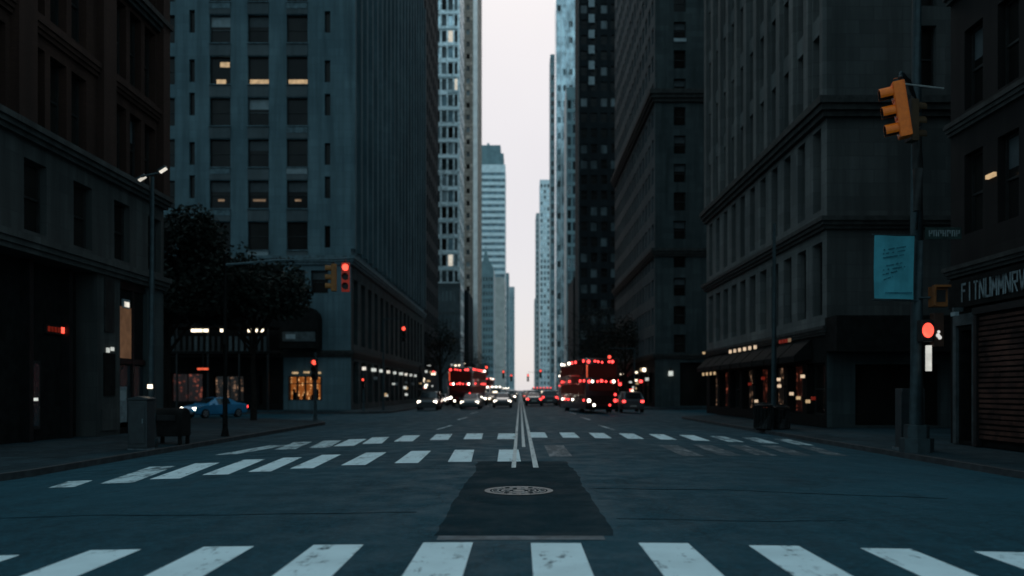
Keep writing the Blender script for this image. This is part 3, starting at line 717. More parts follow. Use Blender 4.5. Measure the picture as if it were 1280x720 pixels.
# --- right: big dark limestone corner building
B = Building('limestone_corner_building', 'broad dark limestone corner building with heavy cornices, right of the street', 14, 46, 36.5, 60, 52, M_rstone)
pa, pb = B.street()
us = [(.75 + 2.1 * i, 1.8 + 2.1 * i) for i in range(11)]
zz = rows(9, 3.75, 2.85, 15.5)
M_rside = wall_mat('brightened_limestone', (.125, .122, .115), 1.3, .62, .014, joint=.7, grime=.35)  # paler copy of the front stone; brightens the dim street face by colour
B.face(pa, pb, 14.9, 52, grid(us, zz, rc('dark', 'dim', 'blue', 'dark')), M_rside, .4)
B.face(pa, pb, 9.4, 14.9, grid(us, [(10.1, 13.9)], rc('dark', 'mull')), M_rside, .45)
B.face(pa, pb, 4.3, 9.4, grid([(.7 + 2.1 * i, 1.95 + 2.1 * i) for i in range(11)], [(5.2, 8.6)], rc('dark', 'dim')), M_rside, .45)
B.face(pa, pb, 0, 4.3, [(1.0 + 2.85 * i, 3.3 + 2.85 * i, .55, 3.0, ('shop', 'shopr', 'dark', 'shop', 'shopr', 'shop', 'shopr', 'dark')[i]) for i in range(8)], M_black, .45)
pa, pb = B.south()
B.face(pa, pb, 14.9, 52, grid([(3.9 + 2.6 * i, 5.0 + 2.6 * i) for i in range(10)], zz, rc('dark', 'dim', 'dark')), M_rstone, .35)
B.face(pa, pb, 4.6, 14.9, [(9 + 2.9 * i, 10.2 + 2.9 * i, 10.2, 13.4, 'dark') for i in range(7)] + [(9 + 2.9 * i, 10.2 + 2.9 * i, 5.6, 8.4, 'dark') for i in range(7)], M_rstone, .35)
B.face(pa, pb, 0, 4.6, [(1.3, 5.2, .1, 2.9, 'slot'), (6.2, 10.2, .3, 2.9, 'slot'), (11.2, 15.5, .3, 2.9, 'slot')], M_rstone2, .3)
for z in (10.0, 10.7, 11.4, 12.1, 12.8, 13.5):
    pass
g = MB(); g.box(13.9, 22, 35.1, 36.48, 3.45, 5.0, M_black); g.box(13.85, 22, 35.0, 35.1, 3.4, 4.2, M_black); B.part(g, 'awning')
g = MB()
for i in range(9):
    y = 38.3 + 2.35 * i; g.prism([(13.98, 4.2), (13.98, 3.2), (13.1, 3.05), (13.1, 3.35)], y, y + 2.2, M_black, 'y')
B.part(g, 'shop_awning')
g = MB(); g.box(13.94, 13.99, 43.5, 50.5, 3.45, 4.15, M_black); B.part(g, 'fascia')
for i in range(6):
    g = MB(); y = 44.2 + 1.05 * i; g.box(12.98, 13.08, y, y + .26, 4.0, 4.2, M_lamp); B.part(g, 'sign_lamp')
g = MB()
for i in range(4): g.box(13.02, 13.08, 38.6 + .45 * i, 38.9 + .45 * i, 4.05, 4.22, M_redface if i else M_litd)
B.part(g, 'red_sign')
for i in range(4):
    g = MB(); y = 53.5 + 1.1 * i; g.box(13.0, 13.08, y, y + .25, 2.75, 2.95, M_litd if False else M_lit); B.part(g, 'lamp')
for (y, z) in ((59.4, 4.4), (47.5, 2.0), (46.2, 1.0), (44.9, 2.3), (43.0, 1.8), (42.2, 2.2), (42.1, 1.85), (40.2, 1.45), (39.2, 1.25), (38.6, 2.3), (37.9, 1.1), (37.2, 1.25)):
    g = MB(); g.box(13.6, 13.75, y, y + .2, z, z + .16, R.choice((M_lamp, M_lit, M_redface, M_lamp))); g.box(13.75, 14, y + .05, y + .12, z + .02, z + .1, M_black); B.part(g, 'lamp')
B.belt(14.15, 15.0, .5, M_belt); B.belt(9.05, 9.6, .4, M_belt); B.belt(4.25, 4.65, .25, M_belt, 'string_course')
g = MB()
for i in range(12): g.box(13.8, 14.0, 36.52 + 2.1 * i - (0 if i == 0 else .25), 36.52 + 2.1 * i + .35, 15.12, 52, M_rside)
B.part(g, 'pilaster')['kind'] = 'stuff'
B.plain(); B.done()

# --- right: office block with one column of windows on its end
B = Building('charcoal_office_block', 'charcoal stone office block with belt courses, right of the street beyond the cross street', 14, 42, 83, 118, 80, M_rstone2)
pa, pb = B.south(); ws = []
for j in range(26):
    st = R.choice(('dark', 'dark', 'dim'))
    for x in (1.95, 5.4, 8.9, 12.4): ws.append((x, x + 1.25, 5.6 + 2.95 * j, 7.5 + 2.95 * j, st))
B.face(pa, pb, 5.2, 80, ws, M_rstone2, .3)
B.face(pa, pb, 0, 5.2, [(2.6, 9, .1, 4.6, 'slot')], M_rstone2, .4)
pa, pb = B.street(); ws = grid([(.6 + 2.15 * i, 1.85 + 2.15 * i) for i in range(16)], rows(25, 2.95, 1.75, 5.7), rc('blueblind', 'blue', 'pale', 'dim'))
B.face(pa, pb, 5.2, 80, ws, M_teal2, .3)
B.face(pa, pb, 0, 5.2, [(.6 + 3.4 * i, 3.2 + 3.4 * i, .4, 3.6, R.choice(('shop', 'shopr', 'dark'))) for i in range(10)], M_black, .4)
for j in (9, 11):
    g = MB(); g.box(15.95, 17.25, 82.9, 83.0, 5.4 + 2.95 * j, 5.75 + 2.95 * j, M_sill); B.part(g, 'window_sill')
B.belt(31.6, 32.8, .6, M_belt); B.belt(15.6, 16.4, .45, M_belt); B.belt(5.0, 5.5, .3, M_belt)
g = MB(); g.box(15.4, 15.8, 82.55, 83, 3.2, 3.7, M_symbol if False else M_bulbw); g.box(15.55, 15.65, 82.8, 83, 3.7, 4.1, M_dark); B.part(g, 'wall_lantern')
B.plain(); B.done(100)

def r4_extra(b):
    for k in range(16):
        g = MB(); g.box(15.0, 16.3, 174.8, 175.0, 68.5 + 3.4 * k, 70.3 + 3.4 * k, M_sill); b.part(g, 'blind_panel')
    g = MB(); g.box(12.75, 12.95, 174.8, 175, 6, 130, M_framet); b.part(g, 'corner_fin')
tower('black_granite_tower', 'black granite tower with one column of pale windows, right of the gap', 12.8, 40, 175, 186, 130, M_r4,
      (2.2, 1.4, 3.4, 2.0, 6, .5, rc('dark', 'far', 'dark')), None, .3, cap=80, extra=r4_extra)
def r5_extra(b):
    for k in range(5):
        g = MB(); x = 13.6 + 1.75 * k; g.box(x, x + .14, 299.7, 300, 5, 178, M_far2); b.part(g, 'mullion')
tower('sky_glass_tower', 'tall glass tower mirroring the pale sky, right edge of the sky gap', 13.5, 36, 300, 312, 180, M_bglass,
      (2.2, 1.3, 6., 2.2, 6, .5, lambda i, j: R.choice(('teal', 'ref', 'far')) if j < 20 else R.choice(('ref', 'ref', 'ref', 'far'))), None, .15, cap=80, extra=r5_extra)
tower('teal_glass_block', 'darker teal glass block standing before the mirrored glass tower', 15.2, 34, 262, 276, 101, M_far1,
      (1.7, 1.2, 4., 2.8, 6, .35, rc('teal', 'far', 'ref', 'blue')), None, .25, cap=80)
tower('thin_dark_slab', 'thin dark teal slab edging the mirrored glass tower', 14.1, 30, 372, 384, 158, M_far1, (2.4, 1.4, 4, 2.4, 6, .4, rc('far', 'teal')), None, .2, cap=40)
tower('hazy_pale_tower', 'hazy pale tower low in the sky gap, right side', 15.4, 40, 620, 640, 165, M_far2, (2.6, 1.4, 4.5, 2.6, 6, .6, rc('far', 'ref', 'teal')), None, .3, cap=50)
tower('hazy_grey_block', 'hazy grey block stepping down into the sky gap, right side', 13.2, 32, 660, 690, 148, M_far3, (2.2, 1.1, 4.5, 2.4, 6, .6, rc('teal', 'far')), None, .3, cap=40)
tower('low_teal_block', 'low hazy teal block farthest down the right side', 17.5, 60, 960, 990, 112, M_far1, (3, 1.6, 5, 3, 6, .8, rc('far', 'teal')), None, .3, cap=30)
tower('mid_dark_block', 'dark mid-rise at the foot of the right hand towers', 14.3, 30, 215, 240, 32, M_r4, (2.4, 1.5, 3.6, 2.2, 5, .5, rc('dark', 'far', 'farlit', 'dark')), None, .3, cap=40)
tower('low_corner_block', 'dark low building across from it at the foot of the tan tower', -30, -14.6, 226, 250, 30, M_strip, (2.4, 1.5, 3.6, 2.2, 5, .5, rc('dark', 'far', 'farlit', 'dark')), None, .3, cap=40)

def add_lamps(name, face, n, lo, hi, zs, mats):
    b = [o for o in bpy.data.objects if o.name == name][0]
    for k in range(n):
        t_ = R.uniform(lo, hi); z = R.choice(zs) + R.uniform(-.25, .25); q = R.uniform(.12, .26); g = MB()
        if face[0] == 'x': sx = -1 if face[1] > 0 else 1; g.box(min(face[1], face[1] + sx * .3), max(face[1], face[1] + sx * .3), t_ - q, t_ + q, z, z + q * 1.5, R.choice(mats))
        else: g.box(t_ - q, t_ + q, face[1] - .3, face[1], z, z + q * 1.5, R.choice(mats))
        g.v = [tuple(Vector(v) - b.location) for v in g.v]; g.build('lamp', parent=b)
add_lamps('dark_stone_tower', ('x', -15.2), 16, 124, 148, (2.2, 3.2, 4.6), (M_bulb, M_bulbw, M_tail, M_lit))
add_lamps('pale_steel_tower', ('y', 203.2), 9, -20.2, -15.4, (3, 5, 8, 14), (M_bulbw, M_bulb, M_tail))
add_lamps('low_corner_block', ('y', 226), 9, -17.4, -14.8, (2.5, 4, 6, 9), (M_bulb, M_bulbw, M_tail))
add_lamps('charcoal_office_block', ('x', 14), 18, 84, 117, (1.6, 2.6, 3.9), (M_bulb, M_tail, M_lit, M_bulbw))
add_lamps('black_granite_tower', ('y', 175), 8, 13, 16, (2, 3.4, 5.6), (M_bulb, M_tail, M_bulbw))
add_lamps('stone_office_building', ('x', -14.8), 16, 76, 122, (1.2, 1.9, 2.6), (M_bulbw, M_lit, M_sill, M_sill))
add_lamps('mid_dark_block', ('y', 215), 6, 14.4, 18.5, (3, 5, 8), (M_bulb, M_tail))
# ------------------------------------------------------------------ trees
def tree(x, y, h, r, label, n=5200, z0=0, low=.28):
    t = empty('street_tree', label, 'tree', (x, y, z0), group='street trees')
    b = MB(); rr = .16 * h / 9
    b.tube([(0, 0, -.1), (.05, 0, h * .15), (-.04, .05, h * .32), (.03, 0, h * .55), (0, .05, h * .8)], [rr * 1.35, rr, rr * .85, rr * .55, rr * .2], M_bark, 8)
    clumps = []
    for k in range(11):
        a = 2 * PI * k / 11 + R.uniform(-.3, .3); zz_ = h * R.uniform(max(.3, low * .75), max(.6, low + .1)); l = r * R.uniform(.5, .95)
        e = (l * math.cos(a), l * math.sin(a), min(h * .92, zz_ + h * R.uniform(.1, .3)))
        b.tube([(0, 0, zz_ * .85), (e[0] * .5, e[1] * .5, zz_ + (e[2] - zz_) * .35), e], [rr * .5, rr * .32, rr * .1], M_bark, 6)
        clumps.append((Vector(e), r * R.uniform(.38, .6)))
    for k in range(9): clumps.append((Vector((R.gauss(0, r * .35), R.gauss(0, r * .35), h * R.uniform(low + .1, .92))), r * R.uniform(.3, .5)))
    b.build('trunk', parent=t, smooth=True)
    c = MB(); 
    for i in range(n):
        cc, cr = R.choice(clumps)
        d = Vector((R.gauss(0, 1), R.gauss(0, 1), R.gauss(0, .8))).normalized() * cr * R.random() ** .4
        p = cc + d
        if p.z < h * low: continue
        s_ = R.uniform(.08, .2); a = Vector((R.gauss(0, 1), R.gauss(0, 1), R.gauss(0, .6))).normalized(); q = a.cross(Vector((R.gauss(0, 1), R.gauss(0, 1), R.gauss(0, 1)))).normalized()
        c.quad(p - a * s_, p + q * s_ * .5, p + a * s_, p - q * s_ * .5, M_leaf)
    c.build('crown', parent=t, fix=False)
    return t
tree(-19.2, 43.5, 11.6, 3.3, 'tallest dark leafy tree, behind the left street lamp', 17000, low=.49)
tree(-15.2, 45.6, 8.8, 3.0, 'dark leafy tree left of the overhead red signal', 15000, low=.62)
tree(-22.5, 46.5, 9.6, 3.0, 'dark leafy tree farthest left, half hidden by the brick building', 11000, low=.56)
tree(-13.2, 132, 13.5, 4.0, 'dark tree above the traffic at the narrow dark tower', 5000, ZK + .15, .3)
tree(12.9, 98, 11.5, 3.8, 'dark tree beside the charcoal office block', 5000, ZK + .15, .3)
tree(12.6, 128, 16, 5.0, 'dark tree above the red bus, before the black granite tower', 6000, ZK - .05, .3)
tree(-12.8, 215, 15, 4.5, 'small dark tree far down the left pavement', 4000, ZK + .15, .3)

# ------------------------------------------------------------------ street furniture
KT = ZK + .15                                    # pavement height by the kerb
def signal_head(parent, name, loc, rz, on=None, scale=1., tilt=0., mat=M_signaly, backing=True):
    """three-section head facing local -Y"""
    b = MB(); s = scale
    b.box(-.17 * s, .17 * s, -.10 * s, .12 * s, -.62 * s, .62 * s, mat)
    for k in (-1, 0, 1): b.box(-.16 * s, .16 * s, -.115 * s, -.10 * s, (.41 * k - .19) * s, (.41 * k + .19) * s, mat)
    b.tube([(0, 0, .62 * s), (0, 0, .72 * s)], [.08 * s, .05 * s], M_signalb, 10)
    if backing: b.box(-.165 * s, .165 * s, .12 * s, .145 * s, -.61 * s, .61 * s, M_signalb)
    h = b.build(name, parent=parent, loc=loc, bevel=.012 * s); h.rotation_euler = (tilt, 0, rz)
    for i, k in enumerate((1, 0, -1)):
        v = MB(); zc = .41 * k * s; rr = .155 * s; seg = 14
        for j in range(seg):
            t0, t1 = math.radians(-30 + 240 * j / seg), math.radians(-30 + 240 * (j + 1) / seg)
            y1a = -.38 * s; 
            A = lambda t, r_, y_: (r_ * math.cos(t), y_, zc + r_ * math.sin(t))
            v.quad(A(t0, rr, -.115 * s), A(t1, rr, -.115 * s), A(t1, rr, y1a), A(t0, rr, y1a), mat)
            v.quad(A(t0, rr * .92, -.115 * s), A(t0, rr * .92, y1a), A(t1, rr * .92, y1a), A(t1, rr * .92, -.115 * s), M_signalb if on is None else M_redface if i == 0 else M_signalb)
            v.quad(A(t0, rr, y1a), A(t1, rr, y1a), A(t1, rr * .92, y1a), A(t0, rr * .92, y1a), mat)
        v.build('visor', parent=h)
        l = MB(); l.poly([(.14 * s * math.cos(2 * PI * j / 18), -.118 * s, zc + .14 * s * math.sin(2 * PI * j / 18)) for j in range(18)], (on if i == 0 and on else M_glass))
        l.build('lens', parent=h)
    return h
# right: main signal pole, all fittings turn with it
P = empty('traffic_signal_pole', 'tall dark pole on the right kerb carrying the orange signal head', 'traffic signal', (11.45, 23.1, KT))
def at(mb, name, **k):
    mb.v = [tuple(Vector(v) - Vector((11.45, 23.1, KT))) for v in mb.v]; return mb.build(name, parent=P, **k)
g = MB(); g.tube([(11.45, 23.1, KT + .5), (11.45, 23.1, 6), (11.45, 23.1, 15)], [.20, .175, .13], M_pole, 12); at(g, 'pole', smooth=True)
g = MB(); g.prism([(11.45 + .46 * math.cos(PI / 8 + PI / 4 * k), 23.1 + .46 * math.sin(PI / 8 + PI / 4 * k)) for k in range(8)], KT, KT + .42, M_pole); g.prism([(11.45 + .34 * math.cos(PI / 8 + PI / 4 * k), 23.1 + .34 * math.sin(PI / 8 + PI / 4 * k)) for k in range(8)], KT + .42, KT + .8, M_pole); at(g, 'base')
g = MB(); g.tube([(11.4, 23.0, 9.9), (10.5, 21.6, 10.05), (9.62, 20.2, 9.72), (9.56, 20.1, 9.55)], [.07, .06, .05, .05], M_pole, 8); at(g, 'bracket_arm', smooth=True)
g = MB(); g.tube([(9.66, 20.15, 9.42), (10.75, 20.3, 9.36)], .025, M_polel, 8); at(g, 'guy_rod')
h1 = signal_head(P, 'signal_head', Vector((9.56, 20.1, 8.74)) - Vector((11.45, 23.1, KT)), math.radians(-68), None, 1.12)
h1.rotation_euler = (Matrix.Rotation(math.radians(-9), 3, 'Y') @ Matrix.Rotation(math.radians(-106), 3, 'Z')).to_euler()
h2 = signal_head(P, 'signal_head', Vector((9.98, 20.35, 8.55)) - Vector((11.45, 23.1, KT)), math.radians(100), None, .85, mat=simple('shaded_signal_enamel', (.05, .026, .010), .5))  # signal enamel darkened in its base colour so the rear head looks shaded
g = MB(); g.box(10.0, 10.35, 20.45, 20.8, 5.6 + 2.6, 9.0, M_framet) if False else g.tube([(10.35, 20.9, 8.6), (10.42, 20.95, 7.5), (10.42, 20.95, 6.4)], [.13, .13, .12], M_frame, 10); at(g, 'hanging_conduit', smooth=True)
g = MB(); g.tube([(11.45, 23.1, 6.35), (10.42, 20.95, 6.45)], .04, M_pole, 6); at(g, 'conduit_bracket')
# lamp-post banner
g = MB(); nx = 8
for i in range(nx):
    for j in range(10):
        def Q(i, j): x = 10.12 + 1.13 * i / nx; z = 4.3 + 1.80 * j / 10; return (x, 22.85 + .035 * math.sin(i * .9 + j * .35), z + .03 * (1 - i / nx))
        g.quad(Q(i, j), Q(i + 1, j), Q(i + 1, j + 1), Q(i, j + 1), M_banner)
bn = at(g, 'banner', smooth=True)
g = MB()
for k, (z, x0, x1) in enumerate(((5.68, 10.36, 11.0), (5.57, 10.34, 10.98), (5.45, 10.3, 10.95), (5.22, 10.36, 10.9), (5.11, 10.34, 10.98), (4.98, 10.33, 10.75), (4.83, 10.36, 10.62), (4.44, 10.4, 11.18))):
    n = 14
    for i in range(n):
        if R.random() < .2 and k < 7: continue
        a, b2 = x0 + (x1 - x0) * i / n, x0 + (x1 - x0) * (i + .85) / n
        sl = .10 * (i / n) if k < 7 else .02
        g.quad((a, 22.79, z + sl), (b2, 22.79, z + sl + .005), (b2, 22.79, z + sl + .045), (a, 22.79, z + sl + R.uniform(.02, .05)), M_ink)
g.v = [tuple(Vector(v) - Vector((11.45, 23.1, KT))) for v in g.v]; g.build('banner_print', parent=bn)
g = MB(); g.tube([(11.4, 22.95, 6.14), (10.08, 22.9, 6.16)], .02, M_pole, 6); at(g, 'banner_rod'); g = MB(); g.tube([(11.4, 22.95, 4.27), (10.08, 22.9, 4.29)], .02, M_pole, 6); at(g, 'banner_rod')
g = MB(); g.box(11.58, 12.62, 22.86, 22.89, 6.02, 6.36, M_plate); sp = at(g, 'street_name_plate', bevel=.008)
g = MB(); x = 11.68
for k in range(7):                                # small pale capitals, too blurred to read
    g.box(x, x + .03, 22.845, 22.857, 6.10, 6.28, M_platet); g.box(x + .07, x + .10, 22.845, 22.857, 6.10 if k % 2 else 6.18, 6.28, M_platet)
    g.box(x + .03, x + .07, 22.846, 22.857, 6.25 if k % 3 else 6.17, 6.28 if k % 3 else 6.2, M_platet); x += .13
g.v = [tuple(Vector(v) - Vector((11.45, 23.1, KT))) for v in g.v]; g.build('plate_lettering', parent=sp)
# second, lower signal with red lens, pedestrian box, white tube light
orange_dim = simple('dull_orange_enamel', (.17, .055, .012), .5)
g = MB(); g.box(11.72, 12.14, 22.7, 22.98, 4.08, 4.66, orange_dim); g.box(11.70, 12.16, 22.55, 22.72, 4.62, 4.68, orange_dim); g.box(11.70, 11.74, 22.55, 22.7, 4.1, 4.62, orange_dim); g.box(11.78, 12.08, 22.685, 22.7, 4.2, 4.56, M_signalb); at(g, 'pedestrian_signal', bevel=.008)
g = MB(); g.tube([(11.45, 22.93, 4.35), (11.75, 22.85, 4.35)], .04, M_pole, 6); g.tube([(11.45, 22.93, 3.4), (11.85, 22.85, 3.3)], .04, M_pole, 6); at(g, 'signal_bracket')
g = MB(); g.box(11.36, 11.7, 22.62, 22.9, 3.08, 3.7, M_signalb); rs = at(g, 'red_signal', bevel=.02)
g = MB(); g.poly([(11.53 + .165 * math.cos(2 * PI * j / 24), 22.6, 3.4 + .21 * math.sin(2 * PI * j / 24)) for j in range(24)], M_red); g.v = [tuple(Vector(v) - Vector((11.45, 23.1, KT))) for v in g.v]; g.build('lens', parent=rs)
g = MB(); g.box(11.74, 12.02, 22.68, 22.92, 2.95, 3.9, simple('brown_signal_box', (.035, .014, .007), .6)); pb_ = at(g, 'pedestrian_head', bevel=.01)
g = MB()                                          # small white symbol on the box
for dx, dz, r_ in ((.0, .16, .045), (-.02, .06, .06), (.03, .0, .06)): g.poly([(11.86 + dx + r_ * math.cos(2 * PI * j / 12), 22.66 - .002 * r_ * 10, 3.2 + dz + r_ * math.sin(2 * PI * j / 12)) for j in range(12)], M_symbol)
g.v = [tuple(Vector(v) - Vector((11.45, 23.1, KT))) for v in g.v]; g.build('symbol', parent=pb_)
g = MB(); g.box(11.55, 11.69, 22.70, 22.8, 2.25, 2.98, M_bar); at(g, 'tube_light', bevel=.01)
g = MB(); g.box(11.57, 11.67, 22.8, 22.92, 2.3, 2.9, M_pole); at(g, 'tube_bracket')
# controller cabinet
g = MB(); g.box(10.98 - .34, 10.98 + .34, 23.35, 23.8, KT + .08, KT + 1.85, M_cab); t = empty('signal_cabinet', 'grey-green signal control cabinet beside the tall right pole', 'cabinet', (10.98 + .5, 23.5, KT))
g.v = [(v[0] - 10.98 + .25, v[1] - 23.0, v[2] - KT) for v in g.v]; cab = g.build('body', parent=t, bevel=.02)
g = MB(); g.box(-.13, .45, .31, .345, .2, 1.75, M_cab); g.box(.36, .40, .29, .31, .9, 1.1, M_iron); g.build('door', parent=t, bevel=.006)
g = MB(); g.box(-.15, .65, .3, .85, 0, .08, M_concrete); g.build('plinth', parent=t)

# litter bins (wire basket with lid)
def litter_bin(x, y, h, r, label):
    t = empty('litter_bin', label, 'litter bin', (x, y, KT))
    b = MB(); b.tube([(0, 0, .06), (0, 0, h * .8)], [r * .9, r], M_bin, 18)
    for k in range(18):
        a = 2 * PI * k / 18; b.box(-.02, .02, -.012, .012, .06, h * .84, M_bin, Matrix.Rotation(a, 4, 'Z') @ Matrix.Translation((r * 1.0, 0, 0)))
    b.build('basket', parent=t)
    b = MB(); b.tube([(0, 0, h * .84), (0, 0, h * .9), (0, 0, h)], [r * 1.08, r * 1.08, r * .5], M_bin, 18); b.build('lid', parent=t, smooth=True)
    b = MB(); b.tube([(0, 0, 0), (0, 0, .06)], r * .95, M_bin, 18); b.build('base', parent=t)
    return t
litter_bin(11.05, 36.3, 1.25, .42, 'black litter bin on the right pavement, left one of the pair')
litter_bin(11.95, 36.6, 1.15, .38, 'black litter bin at the foot of the right lamp post')
# mailbox + relay box on left pavement
t = empty('relay_box', 'tall dark green relay box on the left kerb, left of the mailbox', 'relay box', (-11.45, 24.2, KT))
g = MB(); g.box(-.29, .29, -.27, .27, .05, 1.5, M_cab); g.build('body', parent=t, bevel=.03)
g = MB(); g.prism([(-.32, 1.502), (.32, 1.502), (.32, 1.55), (0, 1.62), (-.32, 1.55)], -.3, .3, M_cab, 'y'); g.build('lid', parent=t, bevel=.012)
g = MB(); g.box(-.23, .23, -.295, -.272, .2, 1.35, M_cab); g.box(.15, .19, -.315, -.295, .8, .95, M_iron); g.build('door', parent=t, bevel=.006)
g = MB(); g.box(-.3, .3, -.25, .25, 0, .05, M_concrete); g.build('plinth', parent=t)
t = empty('mailbox', 'wide dark round-topped mailbox on the left pavement under the lamp post', 'mailbox', (-11.6, 26.6, KT))
g = MB(); pts = [(-.38, .28), (.38, .28), (.38, .85)] + [(.38 * math.cos(a), .85 + .36 * math.sin(a)) for a in [PI * k / 10 for k in range(1, 10)]] + [(-.38, .85)]
g.prism(pts, -.5, .5, M_black, 'x'); g.build('body', parent=t, bevel=.015)
for sx in (-.42, .42):
    for sy in (-.3, .3): g = MB(); g.box(sx - .05, sx + .05, sy - .05, sy + .05, 0, .285, M_black); g.build('leg', parent=t)
g = MB(); g.box(-.3, .3, -.41, -.375, .8, .98, M_dark); g.build('hatch', parent=t, bevel=.006)
# left lamp post with twin lamps
def lamp_post(x, y, h, label, twin=True, r=.1):
    t = empty('lamp_post', label, 'lamp post', (x, y, KT), group=None)
    g = MB(); g.tube([(0, 0, 0), (0, 0, .3), (0, 0, .32), (0, 0, 1.1), (0, 0, h)], [r * 2., r * 1.9, r * 1.5, r * 1.15, r * .7], M_pole, 12); g.build('pole', parent=t, smooth=True)
    if twin:
        g = MB(); g.tube([(-.3, -.1, h - .02), (0, 0, h + .08), (.36, .1, h + .2)], .035, M_pole, 8); g.build('arm', parent=t, smooth=True)
        for sx, dz in ((-.3, -.06), (.36, .2)):
            hd = MB(); T = Matrix.Translation((sx, 0, h + dz)) @ Matrix.Rotation(math.radians(-32), 4, 'Y')
            hd.box(-.14, .14, -.07, .07, .03, .09, M_pole, T); o = hd.build('lamp_head', parent=t)
            ln = MB(); ln.box(-.12, .12, -.06, .06, -.02, .028, M_lampw, T); ln.build('lens', parent=o)
    return t
lp = lamp_post(-11.55, 25.1, 8.4 - KT, 'slim lamp post with two tilted lit heads on the left pavement')
g = MB(); g.box(-.07, .07, -.16, -.1, 1.85, 1.98, M_bulb); g.build('side_lamp', parent=lp)
lamp_post(11.75, 37.0, 9.5, 'plain grey post beside the litter bins on the right pavement', False, .12)
def far_lamp(x, y, h, label):
    t = empty('lamp_post', label, 'lamp post', (x, y, KT), group='lit lamp posts along the avenue'); sg = -1 if x > 0 else 1
    g = MB(); g.tube([(0, 0, 0), (0, 0, .4), (0, 0, h)], [.14, .08, .05], M_black, 8); g.build('pole', parent=t, smooth=True)
    g = MB(); g.tube([(0, 0, h - .05), (sg * 1.0, 0, h + .15)], .035, M_black, 6); g.build('arm', parent=t)
    g = MB(); g.box(min(sg * .8, sg * 1.3), max(sg * .8, sg * 1.3), -.12, .12, h + .08, h + .22, M_black); o = g.build('lamp_head', parent=t)
    g = MB(); g.box(min(sg * .85, sg * 1.25), max(sg * .85, sg * 1.25), -.1, .1, h + .02, h + .078, M_bulbw); g.build('lens', parent=o)
for y, h in ((92, 4.6), (118, 4.4), (170, 5), (208, 5.2)): far_lamp(-11.5, y, h, 'lit street lamp on the left pavement of the avenue, beyond the cross street')
for y, h in ((90, 4.8), (116, 4.6), (168, 5), (206, 5.2)): far_lamp(11.5, y, h, 'lit street lamp on the right pavement of the avenue, beyond the cross street')
# left mast arm signal
P2 = empty('mast_arm_signal', 'mast arm signal with glowing red lens over the left lanes', 'traffic signal', (-11.5, 31.2, KT))
def at2(mb, name, **k): mb.v = [tuple(Vector(v) - Vector((-11.5, 31.2, KT))) for v in mb.v]; return mb.build(name, parent=P2, **k)
g = MB(); g.tube([(-11.5, 31.2, KT), (-11.5, 31.2, KT + .5), (-11.5, 31.2, 3.5), (-11.5, 31.2, 7.0)], [.17, .10, .085, .07], M_black, 12); at2(g, 'pole', smooth=True)
g = MB(); g.tube([(-11.5, 31.2, 6.6), (-9.5, 31.2, 6.78), (-6.75, 31.2, 6.85)], [.055, .045, .035], M_tealbelt, 8); at2(g, 'mast_arm', smooth=True)
o0 = Vector((-11.5, 31.2, KT))
signal_head(P2, 'signal_head', Vector((-6.78, 31.1, 6.1)) - o0, math.radians(8), M_red, .9, mat=M_redface)
signal_head(P2, 'signal_head', Vector((-7.28, 31.25, 6.1)) - o0, math.radians(-80), None, .85, mat=simple('dim_signal_enamel', (.22, .085, .015), .5))
# more signals farther off
def post_signal(x, y, z, label, arm=0., sc=1., low=None):
    t = empty('traffic_signal', label, 'traffic signal', (x, y, KT), group=None)
    g = MB(); g.tube([(0, 0, 0), (0, 0, .4), (0, 0, z + (.9 if arm else .6) - KT)], [.16, .1, .07], M_pole, 8); g.build('pole', parent=t, smooth=True)
    if arm: g = MB(); g.tube([(0, 0, z + .85 - KT), (arm, 0, z + .95 - KT)], [.06, .035], M_pole, 6); g.build('mast_arm', parent=t)
    signal_head(t, 'signal_head', Vector((arm, -.12, z - .41 * sc - KT)), 0, M_red, sc, mat=M_signalb)
    return t
post_signal(-12.1, 49.9 - 2.6, 3.35, 'small red signal on a post, nearest the orange lit shop window')
t = post_signal(-13.2, 61 + 6.5, 2.6, 'low red pedestrian light by the limestone block corner', sc=.7)
post_signal(-12.2, 71.5, 7.2, 'high red signal on a mast arm before the limestone block', arm=1.85, sc=1.15)
post_signal(-12, 122, 5.2, 'distant red signal over the left lanes beside the buses', arm=6.9, sc=1.2)
post_signal(11.7, 81.8, 5.1, 'distant red signal above the right lanes near the buses', arm=-2.6, sc=1.2)
post_signal(-12, 168, 5.6, 'tiny red signal over the left lanes, second beyond the left bus', arm=8.5, sc=1.4)
post_signal(11.8, 168, 5.8, 'tiny red signal over the right lanes, near the sky gap', arm=-7.5, sc=1.4)
post_signal(-12, 230, 6., 'farthest red signal left of the centre lines', arm=9.5, sc=1.7)
post_signal(11.8, 230, 6., 'farthest red signal right of the centre lines', arm=-9.5, sc=1.7)
post_signal(11.9, 120, 5.8, 'small red signal on the far right pavement', arm=0, sc=1.2)

# ------------------------------------------------------------------ vehicles
def wheel(parent, x, y, r, w):
    o = MB(); seg = 20
    prof = [(.0, -.5), (.62, -.5), (.64, -.35), (.66, -.5), (.95, -.48), (1, -.35), (1, .35), (.95, .48), (0, .5)]
    o.tube([(-w / 2, 0, 0), (-w / 2 * .8, 0, 0), (w / 2 * .8, 0, 0), (w / 2, 0, 0)], [r * .94, r, r, r * .94], M_tyre, seg)
    t = o.build('wheel', parent=parent, loc=(x, y, r), smooth=True)
    c = MB(); sx = 1 if x > 0 else -1
    c.tube([(sx * (w / 2 - .01), 0, 0), (sx * (w / 2 + .015), 0, 0)], r * .64, M_rim, seg)
    for k in range(5): c.box(sx * (w / 2 + .015) - .004, sx * (w / 2 + .015) + .004, -.03, .03, .05, r * .6, M_tyre, Matrix.Rotation(2 * PI * k / 5, 4, 'X'))
    c.build('rim', parent=t)
